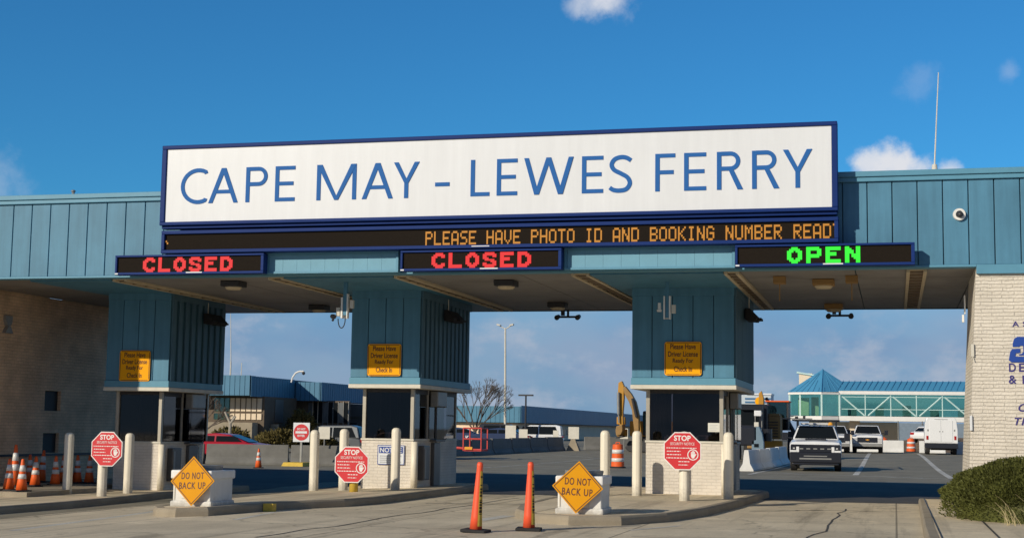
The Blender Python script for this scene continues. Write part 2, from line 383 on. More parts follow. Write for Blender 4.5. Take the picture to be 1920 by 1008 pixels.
# ------------------------------------------------------------------ mesh helpers
class MB:
    """collects shapes into ONE mesh"""
    def __init__(s):
        s.b = bmesh.new()

    def box(s, x0, x1, y0, y1, z0, z1):
        v = [s.b.verts.new(p) for p in ((x0, y0, z0), (x1, y0, z0), (x1, y1, z0), (x0, y1, z0), (x0, y0, z1), (x1, y0, z1), (x1, y1, z1), (x0, y1, z1))]
        for f in ((0, 3, 2, 1), (4, 5, 6, 7), (0, 1, 5, 4), (1, 2, 6, 5), (2, 3, 7, 6), (3, 0, 4, 7)):
            s.b.faces.new([v[i] for i in f])
        return s

    def hexa(s, p):
        v = [s.b.verts.new(q) for q in p]
        for f in ((0, 3, 2, 1), (4, 5, 6, 7), (0, 1, 5, 4), (1, 2, 6, 5), (2, 3, 7, 6), (3, 0, 4, 7)):
            s.b.faces.new([v[i] for i in f])
        return s

    def prism(s, poly, axis, a, b):
        def P(u, v, t):
            return {'x': (t, u, v), 'y': (u, t, v), 'z': (u, v, t)}[axis]
        A = [s.b.verts.new(P(u, v, a)) for u, v in poly]
        B = [s.b.verts.new(P(u, v, b)) for u, v in poly]
        n = len(poly)
        s.b.faces.new(A[::-1]); s.b.faces.new(B)
        for i in range(n):
            s.b.faces.new((A[i], A[(i + 1) % n], B[(i + 1) % n], B[i]))
        return s

    def rod(s, p0, p1, r0, r1=None, n=8, cap=True):
        r1 = r0 if r1 is None else r1
        p0 = Vector(p0); p1 = Vector(p1); d = (p1 - p0)
        q = d.to_track_quat('Z', 'Y')
        A = []; B = []
        for i in range(n):
            a = 2 * math.pi * i / n
            o = q @ Vector((math.cos(a), math.sin(a), 0))
            A.append(s.b.verts.new(p0 + o * r0)); B.append(s.b.verts.new(p1 + o * r1))
        for i in range(n):
            s.b.faces.new((A[i], A[(i + 1) % n], B[(i + 1) % n], B[i]))
        if cap:
            s.b.faces.new(A[::-1]); s.b.faces.new(B)
        return s

    def lathe(s, prof, c=(0, 0, 0), n=20):
        rings = []
        for r_, z in prof:
            rings.append([s.b.verts.new((c[0] + r_ * math.cos(2 * math.pi * i / n), c[1] + r_ * math.sin(2 * math.pi * i / n), c[2] + z)) for i in range(n)])
        for a, b in zip(rings, rings[1:]):
            for i in range(n):
                s.b.faces.new((a[i], a[(i + 1) % n], b[(i + 1) % n], b[i]))
        s.b.faces.new(rings[0][::-1]); s.b.faces.new(rings[-1])
        return s

    def quad(s, *p):
        s.b.faces.new([s.b.verts.new(q) for q in p]); return s

    def build(s, name, m, parent=None, bevel=0.0, smooth=False, mods=None):
        me = bpy.data.meshes.new(name)
        bmesh.ops.recalc_face_normals(s.b, faces=s.b.faces)
        s.b.to_mesh(me); s.b.free()
        return link(name, me, m, parent, bevel, smooth)


ORI = {}


def link(name, me, m, parent=None, bevel=0.0, smooth=False):
    o = bpy.data.objects.new(name, me)
    if m is not None: me.materials.append(m)
    if smooth:
        for p in me.polygons: p.use_smooth = True
    if parent is not None:
        org = ORI.get(parent.name, Vector((0, 0, 0)))
        me.transform(Matrix.Translation(-org))
        o.parent = parent
        ORI[o.name] = org
    C.objects.link(o)
    if bevel:
        b = o.modifiers.new("bevel", 'BEVEL'); b.width = bevel; b.segments = 2; b.limit_method = 'ANGLE'; b.angle_limit = R(40)
    return o


def tag(o, label=None, cat=None, group=None, kind=None):
    if label: o['label'] = label
    if cat: o['category'] = cat
    if group: o['group'] = group
    if kind: o['kind'] = kind
    return o


def thing(name, label, cat, loc=(0, 0, 0), rz=0, group=None):
    """Empty at the base; parts given in world coordinates are moved into its frame"""
    o = bpy.data.objects.new(name, None); C.objects.link(o)
    o.empty_display_size = 0.2
    o.location = loc; o.rotation_euler = (0, 0, rz)
    ORI[o.name] = Vector(loc) if rz == 0 else Vector((0, 0, 0))
    return tag(o, label, cat, group)


def solo(o, label, cat, group=None):
    return tag(o, label, cat, group)


def dup(root, loc, label, rz=0, group=None):
    r = root.copy(); C.objects.link(r)
    r.location = loc; r.rotation_euler = (0, 0, rz)
    r['label'] = label
    if group: r['group'] = group
    for ch in list(root.children):
        c = ch.copy(); C.objects.link(c); c.parent = r
        for gc in ch.children:
            d = gc.copy(); C.objects.link(d); d.parent = c
    return r


def text_mesh(txt, w, h, depth=0.006, bold=0.0, spacing=1.0):
    """text in the XZ plane facing -Y, scaled to width w and height h, lower-left at origin"""
    cv = bpy.data.curves.new("t", 'FONT'); cv.body = txt; cv.size = 1.0
    cv.offset = bold; cv.space_character = spacing; cv.resolution_u = 4
    o = bpy.data.objects.new("t", cv); C.objects.link(o)
    dg = bpy.context.evaluated_depsgraph_get()
    me = bpy.data.meshes.new_from_object(o.evaluated_get(dg))
    bpy.data.objects.remove(o); bpy.data.curves.remove(cv)
    xs = [v.co.x for v in me.vertices]; ys = [v.co.y for v in me.vertices]
    x0, x1, y0, y1 = min(xs), max(xs), min(ys), max(ys)
    sx = w / (x1 - x0); sy = (h / (y1 - y0)) if h else sx
    b = bmesh.new(); b.from_mesh(me); bpy.data.meshes.remove(me)
    for v in b.verts:
        v.co = Vector(((v.co.x - x0) * sx, 0, (v.co.y - y0) * sy))
    if depth:
        r_ = bmesh.ops.extrude_face_region(b, geom=b.faces[:])
        for e in r_['geom']:
            if isinstance(e, bmesh.types.BMVert): e.co.y -= depth
        bmesh.ops.recalc_face_normals(b, faces=b.faces[:])
    return b


def text_into(mb, txt, x, y, z, w, h, depth=0.006, bold=0.0, spacing=1.0, center=False, mirror=None):
    b = text_mesh(txt, w, h, depth, bold, spacing)
    off = Vector((x - (w / 2 if center else 0), y, z))
    vm = {}
    for v in b.verts: vm[v] = mb.b.verts.new(v.co + off)
    for f in b.faces:
        try: mb.b.faces.new([vm[v] for v in f.verts])
        except ValueError: pass
    b.free()


def islands(b):
    """connected pieces of a text mesh, left to right: one per letter"""
    left = set(b.verts); outp = []
    while left:
        st = [left.pop()]; comp = set(st)
        while st:
            v = st.pop()
            for e in v.link_edges:
                w_ = e.other_vert(v)
                if w_ in left: left.discard(w_); comp.add(w_); st.append(w_)
        outp.append(comp)
    return sorted(outp, key=lambda c: min(v.co.x for v in c))


def letters(txt, x, y, z, w, h, depth, m, parent, bold=0.0):
    b = text_mesh(txt, w, h, depth, bold)
    for comp in islands(b):
        mb = MB(); vm = {v: mb.b.verts.new(v.co + Vector((x, y, z))) for v in comp}
        for f in b.faces:
            if f.verts[0] in comp: mb.b.faces.new([vm[v] for v in f.verts])
        mb.build('letter', m, parent)
    b.free()


G57 = {'P': "11110 10001 10001 11110 10000 10000 10000", 'L': "10000 10000 10000 10000 10000 10000 11111",
       'E': "11111 10000 10000 11110 10000 10000 11111", 'A': "01110 10001 10001 10001 11111 10001 10001",
       'S': "01111 10000 10000 01110 00001 00001 11110", 'H': "10001 10001 10001 11111 10001 10001 10001",
       'V': "10001 10001 10001 10001 10001 01010 00100", 'O': "01110 10001 10001 10001 10001 10001 01110",
       'T': "11111 00100 00100 00100 00100 00100 00100", 'I': "01110 00100 00100 00100 00100 00100 01110",
       'D': "11110 10001 10001 10001 10001 10001 11110", 'N': "10001 11001 11001 10101 10011 10011 10001",
       'B': "11110 10001 10001 11110 10001 10001 11110", 'K': "10001 10010 10100 11000 10100 10010 10001",
       'G': "01110 10001 10000 10111 10001 10001 01110", 'U': "10001 10001 10001 10001 10001 10001 01110",
       'M': "10001 11011 10101 10101 10001 10001 10001", 'R': "11110 10001 10001 11110 10100 10010 10001",
       "'": "10000 01000 00000 00000 00000 00000 00000", ' ': "00000 00000 00000 00000 00000 00000 00000"}
GB = {'C': "0011110 0111111 1110011 1100000 1100000 1100000 1110011 0111111 0011110",
      'L': "1100000 1100000 1100000 1100000 1100000 1100000 1100000 1111111 1111111",
      'O': "0011100 0111110 1110111 1100011 1100011 1100011 1110111 0111110 0011100",
      'S': "0111110 1111111 1100011 1110000 0111110 0000111 1100011 1111111 0111110",
      'E': "1111111 1111111 1100000 1111100 1111100 1100000 1100000 1111111 1111111",
      'D': "1111100 1111110 1100111 1100011 1100011 1100011 1100111 1111110 1111100",
      'P': "1111110 1111111 1100011 1100011 1111111 1111110 1100000 1100000 1100000",
      'N': "1100011 1110011 1111011 1111011 1101111 1101111 1100111 1100011 1100011"}


def dots(mb, txt, glyphs, x, y, ztop, px_, pz, adv, fill=0.88):
    for ch in txt:
        rows = glyphs[ch].split()
        for r_, row in enumerate(rows):
            for c_, v in enumerate(row):
                if v == '1':
                    cx = x + c_ * px_; cz = ztop - r_ * pz
                    mb.box(cx, cx + px_ * fill, y - .008, y, cz - pz * fill, cz)
        x += adv
    if fill >= 1.0: bmesh.ops.remove_doubles(mb.b, verts=mb.b.verts, dist=.0005)


def ss(t):
    t = min(max(t, 0), 1); return t * t * (3 - 2 * t)


def g(x, y):
    return -.24 * ss((-10.5 - x) / 7.5) * (1 - ss((y - 38) / 14)) + .3 * ss((y - 66) / 40)


def sheet(name, xs, ys, dz, m, edge=None):
    b = bmesh.new(); vs_ = {}
    for i, x in enumerate(xs):
        for j, y in enumerate(ys):
            yy = edge(x, y, j) if edge else y
            vs_[i, j] = b.verts.new((x, yy, g(x, yy) + dz))
    for i in range(len(xs) - 1):
        for j in range(len(ys) - 1):
            b.faces.new((vs_[i, j], vs_[i + 1, j], vs_[i + 1, j + 1], vs_[i, j + 1]))
    me = bpy.data.meshes.new(name); b.to_mesh(me); b.free()
    return tag(link(name, me, m), kind='structure')


def frange(a, b, n):
    return [a + (b - a) * i / n for i in range(n + 1)]


# ------------------------------------------------------------------ ground
sheet('ground', [-3000, -800, -300, -150] + frange(-90, 40, 65) + [100, 300, 800, 3000],
      [-200, -50] + frange(0, 120, 60) + [150, 200, 300, 500, 900, 1800, 4500], 0.0, ASPH)


def ragged(x, y, j):
    return y if j < 20 else y + 0.5 * noise.noise(Vector((x * .45, 3.1, 0))) + 0.25 * noise.noise(Vector((x * 1.7, 8, 0))) + (0.4 if x < -8 else 0) + 0.12 * (x + 3)


sheet('concrete_apron', frange(-40, 30, 140), frange(-6, 36.2, 20), 0.004, APR, ragged)
sheet('dark_asphalt_strip', frange(-40, 30, 140), frange(37.0, 51.8, 10), 0.004, ASPHN,  # dark asphalt tone deepens the canopy's shade and stops at its far edge
      lambda x, y, j: y if j else y - 0.9 + 0.5 * noise.noise(Vector((x * .45, 3.1, 0))) + 0.25 * noise.noise(Vector((x * 1.7, 8, 0))) + (0.4 if x < -8 else 0) + 0.12 * (x + 3))


def strip(mb, pts, wd, dz=0.008):
    for (x0, y0), (x1, y1) in zip(pts, pts[1:]):
        n = max(1, int(math.hypot(x1 - x0, y1 - y0) / 2))
        d = Vector((y1 - y0, x0 - x1)).normalized() * wd / 2
        for k in range(n):
            a = k / n; b = (k + 1) / n
            ax, ay = x0 + (x1 - x0) * a, y0 + (y1 - y0) * a
            bx, by = x0 + (x1 - x0) * b, y0 + (y1 - y0) * b
            mb.quad((ax - d.x, ay - d.y, g(ax, ay) + dz), (ax + d.x, ay + d.y, g(ax, ay) + dz),
                    (bx + d.x, by + d.y, g(bx, by) + dz), (bx - d.x, by - d.y, g(bx, by) + dz))


def wiggle(p0, p1, n, amp, seed):
    rr_ = random.Random(seed); r_ = []
    for i in range(n + 1):
        t_ = i / n; r_.append((p0[0] + (p1[0] - p0[0]) * t_ + rr_.uniform(-amp, amp), p0[1] + (p1[1] - p0[1]) * t_ + rr_.uniform(-amp, amp)))
    return r_


mb = MB()
for k, (p0, p1, n_, w_) in enumerate((((-3.0, 31.0), (-1.6, 32.2), 8, .07), ((-1.7, 32.2), (.35, 32.6), 8, .05), ((-9.9, 30.5), (-7.5, 31.4), 9, .06), ((-1.3, 21), (-1.1, 33), 14, .035), ((-8.9, 20), (-8.7, 34), 16, .04), ((-16.2, 22), (-16.0, 32), 12, .04), ((-4.0, 22.6), (.3, 22.9), 12, .03))):
    strip(mb, wiggle(p0, p1, n_, .10, k), w_, 0.009)
tag(mb.build('tar_seam', ASPHN), kind='structure')
mb = MB()
strip(mb, [(-1.56, 60.9), (-1.80, 112)], 0.24)
strip(mb, [(2.05, 59.0), (1.58, 112)], 0.24)
strip(mb, [(-5.55, 58.5), (-5.15, 78)], 0.16)
strip(mb, [(-9.5, 62.7), (-5.1, 62.0), (2.4, 58.1), (3.2, 57.6)], 0.18)
for (xa, xb, yy) in ((-4.35, -4.1, 60.6), (-3.9, -3.2, 60.1), (-.35, 0.0, 59.0), (0.25, 1.0, 58.6), (-2.2, -1.9, 92), (-1.6, -1.0, 92), (1.9, 2.2, 90), (2.5, 3.2, 90)):
    strip(mb, [(xa, yy), (xb, yy - .2)], 0.16, 0.012)
for pts in ([(-22, 89.2), (-16.1, 81.4), (-13, 77)], [(-16.7, 58.9), (-15.9, 85.4)], [(-19.5, 60.5), (-14.6, 61.5), (-11, 61)], [(-22.5, 76), (-13.5, 69.5)], [(-30, 63), (-20, 60)]):
    strip(mb, pts, 0.12)
strip(mb, [(-13.9, 24.8), (-14.3, 27.0)], 0.16)
strip(mb, [(-13.3, 20.5), (-13.9, 24.8)], 0.16)
strip(mb, [(-10.95, 23.5), (-11.3, 26.0)], 0.12)
strip(mb, [(-7.15, 25.3), (-7.0, 27.0)], 0.28)
strip(mb, [(-4.2, 24.0), (-3.6, 25.6)], 0.10)
tag(mb.build('road_markings', LINE), kind='structure')


def island(name, poly, h, m=ISL):
    """kerbed island: rounded kerb ring with joints + slab inside"""
    b = bmesh.new()
    n = len(poly)
    cx = sum(p[0] for p in poly) / n; cy = sum(p[1] for p in poly) / n
    # subdivide the outline
    out_ = []
    for i in range(n):
        a = Vector(poly[i]); c = Vector(poly[(i + 1) % n])
        k = max(1, int((c - a).length / 0.7))
        for t in range(k): out_.append(a.lerp(c, t / k))
    n = len(out_)

    def inset(d):
        r_ = []
        for i in range(n):
            t = (out_[(i + 1) % n] - out_[i - 1]).normalized()
            nn = Vector((t.y, -t.x))
            q = out_[i] + nn * d
            if (q - Vector((cx, cy))).length > (out_[i] - Vector((cx, cy))).length: q = out_[i] - nn * d
            r_.append(q)
        return r_
    rings = []
    for d, z in ((-0.02, -0.05), (0.0, h * .55), (0.012, h - .03), (0.04, h), (0.17, h)):
        ps = inset(d) if d > 0 else out_
        rings.append([b.verts.new((p.x, p.y, g(p.x, p.y) + z)) for p in ps])
    for A, B in zip(rings, rings[1:]):
        for i in range(n): b.faces.new((A[i], A[(i + 1) % n], B[(i + 1) % n], B[i]))
    bmesh.ops.recalc_face_normals(b, faces=b.faces)
    me = bpy.data.meshes.new(name + '_kerb'); b.to_mesh(me); b.free()
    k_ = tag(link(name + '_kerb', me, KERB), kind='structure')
    b = bmesh.new()
    ps = inset(0.165)
    f = b.faces.new([b.verts.new((p.x, p.y, 0)) for p in ps])
    bmesh.ops.triangulate(b, faces=[f])
    for _ in range(2): bmesh.ops.subdivide_edges(b, edges=b.edges[:], cuts=1, use_grid_fill=True)
    for v in b.verts: v.co.z = g(v.co.x, v.co.y) + h - 0.006
    bmesh.ops.recalc_face_normals(b, faces=b.faces)
    if sum(ff.normal.z for ff in b.faces) < 0:
        bmesh.ops.reverse_faces(b, faces=b.faces[:])
    me = bpy.data.meshes.new(name); b.to_mesh(me); b.free()
    tag(link(name, me, m), kind='structure')
    return out_


HI = 0.16
isl1 = [(-22.9, 18), (-17.9, 18), (-17.45, 24), (-17.25, 28.5), (-17.4, 31.5), (-17.75, 33.8), (-17.75, 39), (-22.9, 39)]
isl2 = [(-14.05, 38.7), (-14.05, 31), (-13.8, 27), (-13.5, 25.4), (-13.0, 24.55), (-12.45, 24.25), (-11.98, 24.6), (-11.75, 25.7), (-11.5, 26.9), (-10.78, 28.3), (-10.55, 29.6), (-10.5, 38.2), (-10.9, 38.8)]
isl3 = [(-7.3, 38.9), (-7.3, 31), (-7.15, 28.3), (-6.8, 26.6), (-6.2, 25.25), (-5.4, 24.8), (-4.55, 25.15), (-3.95, 26.5), (-3.55, 28.8), (-3.32, 32), (-3.1, 38.0), (-3.4, 38.9)]
isl4 = [(0.42, 12), (0.42, 25), (0.50, 35.9), (9, 35.9), (9, 12)]
for nm, po in (('left_island', isl1), ('middle_island', isl2), ('right_island', isl3)):
    island(nm, po, HI)
island('planter_walk', isl4, HI)
mb = MB()
mb.box(0.62, 0.64, 12, 35.7, HI - .02, HI + .004); mb.box(1.42, 1.45, 12, 30.9, HI - .02, HI + .003)
tag(mb.build('walk_joint', DARK), kind='structure')
# yellow / white paint marks on the kerb faces
mb = MB()
for (x, y, w_) in ((-11.63, 26.2, .16),):
    mb.box(x, x + .20, y, y + w_, g(x, y), g(x, y) + HI - .004)
tag(mb.build('yellow_kerb_mark', YEL), kind='structure')
# low walk along the left wall, where the cones are kept
mb = MB(); mb.prism([(-22.6, 30.05), (-19.15, 30.05), (-19.15, 33.6), (-19.95, 34.2), (-19.95, 39), (-22.6, 39)], 'z', -.3, .02)
tag(mb.build('wall_walk', KERB, bevel=.01), kind='structure')
# earth bank beyond the far barriers
mb = MB()
pts = []
b = mb.b
vv = {}
for i, x in enumerate(frange(-3.5, 14, 14)):
    for j, y in enumerate(frange(123, 150, 8)):
        vv[i, j] = b.verts.new((x, y, .3 + 1.15 * ss((y - 123) / 14) * (0.55 + .45 * ss((x + 2) / 6)) + .12 * noise.noise(Vector((x * .5, y * .3, 0)))))
for i in range(14):
    for j in range(8): b.faces.new((vv[i, j], vv[i + 1, j], vv[i + 1, j + 1], vv[i, j + 1]))
tag(mb.build('earth_bank', DIRT, smooth=True), kind='structure')

# ------------------------------------------------------------------ canopy over the toll lanes
YF = 31.0; XL = -30.0; XR = 9.0; ZB = 5.03; ZT = 6.80
can = thing('toll_canopy', 'long teal ribbed metal canopy roof spanning the toll lanes above the booths', 'canopy', (-8, 31, 5))
mb = MB()
x = XL
k = 0
while x < XR - .01:      # separate cladding panels, 20 mm shadow gaps
    wd = 0.5
    mb.box(x + .011, min(x + wd, XR) - .011, YF, YF + .05, ZB + .03, ZT)
    x += wd
fas = mb.build('fascia', TEAL, can, bevel=.008)
mb = MB(); mb.box(XL, XR, YF + .035, YF + .30, ZB + .035, ZT - .01); mb.box(1.63, XR, YF + .045, YF + .3, ZB - .15, ZB + .04)
mb.build('seam_backing', TEALD, can)
mb = MB(); mb.box(XL, XR, YF - .06, YF + .40, ZT + .002, ZT + .10); mb.box(XL, XR, YF - .10, YF + .42, ZT + .10, ZT + .215)
mb.build('roof_cap', TEALL, can, bevel=.012)
mb = MB(); mb.box(XL, 1.63, YF - .02, YF + .34, ZB - .02, ZB + .028)
mb.box(1.632, XR, YF - .01, YF + .34, ZB - .16, ZB + .028)
mb.build('drip_edge', TEALL, can, bevel=.005)
mb = MB(); mb.box(-22.75, 2.4, YF + .31, 41.2, ZB + .02, 5.60); mb.box(-22.75, 2.4, 41.2, 41.26, ZB - .03, 5.78)
mb.build('roof_slab', TEALD, can)
# ceiling panels with dark joints
mb = MB()
ys = [YF + .36, 33.07, 35.58, 38.2, 41.18]
for j in range(4):
    xx = -22.55
    while xx < 1.9:
        mb.box(xx + .012, min(xx + 2.42, 2.0) - .012, ys[j] + .018, ys[j + 1] - .018, ZB - .01, ZB + .015)
        xx += 2.42
mb.build('ceiling', CEIL, can)
for xa, xb in ((-20.2, -18.03), (-13.60, -10.95), (-6.41, -3.52)):      # teal soffit over each booth
    mb = MB(); mb.box(xa, xb, YF + .38, 40.9, ZB - .05, ZB - .012); mb.build('soffit', TEAL, can)
# fluorescent light troughs
for (xa, xb) in ((-18.0, -17.62), (-14.0, -13.62), (-10.93, -10.57), (-6.83, -6.43), (-3.5, -3.18), (0.27, 0.68)):
    mb = MB()
    mb.box(xa, xa + .07, YF + .4, 40.8, ZB - .07, ZB - .012); mb.box(xb - .07, xb, YF + .4, 40.8, ZB - .07, ZB - .012)
    mb.box(xa + .072, xb - .072, YF + .4, 40.8, ZB - .03, ZB - .012)
    tr = mb.build('light_trough', STRIP, can)
    mb = MB()
    yy = YF + .6
    prof = [(yy - .1, ZB - .032), (yy - .1, ZB - .036)]
    while yy < 40.6:
        prof += [(yy, ZB - .036), (yy, ZB - .055), (yy + .05, ZB - .055), (yy + .05, ZB - .036)]; yy += .62
    prof += [(yy - .4, ZB - .036), (yy - .4, ZB - .032)]
    mb.prism(prof, 'x', xa + .075, xb - .075)
    mb.build('trough_grille', STRIPD, tr)
# recessed downlights
for (x_, y_) in ((-1.5, 33.3), (-1.53, 39.7), (-8.65, 32.72), (-8.76, 38.6), (-15.24, 32.2), (-15.75, 38.9)):
    mb = MB(); mb.box(x_ - .24, x_ + .24, y_ - .24, y_ + .24, ZB - .15, ZB - .012)
    dl = mb.build('downlight', CATD if x_ > -2 else DARK, can, bevel=.02)
    mb = MB(); mb.lathe([(.16, -.06), (.2, -.02), (.2, 0)], (x_, y_, ZB - .152), 16); mb.build('lens', STRIP, dl)
for x_ in (-2.41, -.87):
    mb = MB(); mb.box(x_ - .13, x_ + .13, 32.4, 32.75, ZB - .17, ZB - .012); mb.box(x_ - .012, x_ + .012, 32.56, 32.58, ZB - .55, ZB - .17)
    mb.build('junction_box', CATD, can, bevel=.01)
# light teal infill panels between the lane signs
for xa, xb in ((-13.78, -10.62), (-6.85, -3.20)):
    mb = MB()
    n = 9
    for i in range(n):
        a = xa + .06 + (xb - xa - .12) * i / n; c = xa + .06 + (xb - xa - .12) * (i + 1) / n
        mb.box(a + .002, c - .002, 30.80, 30.84, 5.08, 5.45)
    ip = mb.build('infill_panel', INFILL, can)
    mb = MB()
    mb.box(xa, xb, 30.77, 30.98, 5.452, 5.50); mb.box(xa, xb, 30.77, 30.98, 5.03, 5.078); mb.box(xa, xa + .055, 30.772, 30.98, 5.078, 5.452); mb.box(xb - .055, xb, 30.772, 30.98, 5.078, 5.452)
    mb.box(xa + .06, xb - .06, 30.845, 30.97, 5.08, 5.45)
    mb.build('panel_frame', TEALL, ip)

# roof things
mb = MB(); mb.rod((0.86, 31.3, 7.0), (0.86, 31.3, 7.18), .07, .05, 10); mb.rod((0.86, 31.3, 7.15), (0.97, 31.3, 9.12), .018, .010, 6)
solo(mb.build('antenna', OFFW), 'tall thin white whip antenna on the canopy roof right of the white sign', 'antenna')
mb = MB(); mb.rod((-19.1, 31.3, 7.0), (-19.1, 31.3, 7.14), .035, .035, 8); mb.lathe([(.05, 0), (.055, .03), (.02, .05)], (-19.1, 31.3, 7.13), 10)
solo(mb.build('vent_pipe', GREY), 'short grey vent pipe on the canopy roof left of the white sign', 'pipe')
dc = thing('dome_camera', 'round white dome camera on the teal fascia right of the sign', 'camera', (1.32, 30.9, 6.08))
mb = MB(); mb.rod((1.32, 31.0, 6.08), (1.32, 30.93, 6.08), .13, .12, 20); mb.build('mount', WHITE, dc)
mb = MB(); mb.rod((1.32, 30.93, 6.08), (1.34, 30.86, 6.06), .075, .05, 16); mb.rod((1.34, 30.86, 6.06), (1.345, 30.84, 6.055), .05, .02, 16); mb.build('lens_dome', DARK, dc)

# ------------------------------------------------------------------ the big white sign
sg = thing('ferry_sign', 'huge white sign board with blue frame and blue lettering across the canopy', 'sign', (-8.6, 30.4, 6))
SX0, SX1, SZ0, SZ1 = -16.28, -1.07, 6.08, 7.96
mb = MB(); mb.box(SX0 + .12, SX1 - .12, 30.40, 30.42, SZ0 + .13, SZ1 - .06)
mb.build('panel', SIGNW, sg)
mb = MB()
mb.box(SX0, SX1, 30.36, 30.70, SZ1 - .065, SZ1 + .02); mb.box(SX0, SX1, 30.36, 30.70, SZ0 + .05, SZ0 + .125)
mb.box(SX0, SX0 + .115, 30.362, 30.70, SZ0 + .127, SZ1 - .067); mb.box(SX1 - .115, SX1, 30.362, 30.70, SZ0 + .127, SZ1 - .067)
mb.box(SX0 + .02, SX1 - .02, 30.44, 30.69, SZ0 - .02, SZ0 + .048)
mb.box(SX0 + .12, SX1 - .12, 30.43, 30.69, SZ0 + .13, SZ1 - .07)
mb.build('frame', BLUE, sg, bevel=.012)
mb = MB()
for xx in (-15.5, -12.5, -9.5, -6.5, -3.5, -1.6):
    mb.box(xx - .05, xx + .05, 30.70, 30.99, 6.2, 6.35); mb.box(xx - .05, xx + .05, 30.70, 30.99, 7.3, 7.45)
mb.build('bracket', DARK, sg)


def sweep(mb, pts, w, y0, y1):
    """flat band of constant width along a smooth centre line"""
    n = len(pts); rows = []
    for k in range(n):
        a = Vector(pts[max(k - 1, 0)]); c = Vector(pts[min(k + 1, n - 1)])
        t_ = (c - a).normalized(); nn = Vector((-t_.y, t_.x)) * w / 2; p_ = Vector(pts[k])
        rows.append([mb.b.verts.new((q.x, y, q.y)) for q in (p_ - nn, p_ + nn) for y in (y0, y1)])
    for A, B in zip(rows, rows[1:]):
        for i0, i1 in ((0, 1), (1, 3), (3, 2), (2, 0)): mb.b.faces.new((A[i0], A[i1], B[i1], B[i0]))
    mb.b.faces.new([rows[0][i_] for i_ in (0, 1, 3, 2)]); mb.b.faces.new([rows[-1][i_] for i_ in (0, 2, 3, 1)])


def catmull(c, k=6):
    r_ = []
    for i in range(len(c) - 1):
        p0, p1, p2, p3 = c[max(i - 1, 0)], c[i], c[i + 1], c[min(i + 2, len(c) - 1)]
        for j in range(k):
            t_ = j / k
            r_.append(tuple(.5 * (2 * p1[q] + (p2[q] - p0[q]) * t_ + (2 * p0[q] - 5 * p1[q] + 4 * p2[q] - p3[q]) * t_ ** 2 + (3 * p1[q] - p0[q] - 3 * p2[q] + p3[q]) * t_ ** 3) for q in (0, 1)))
    return r_ + [c[-1]]


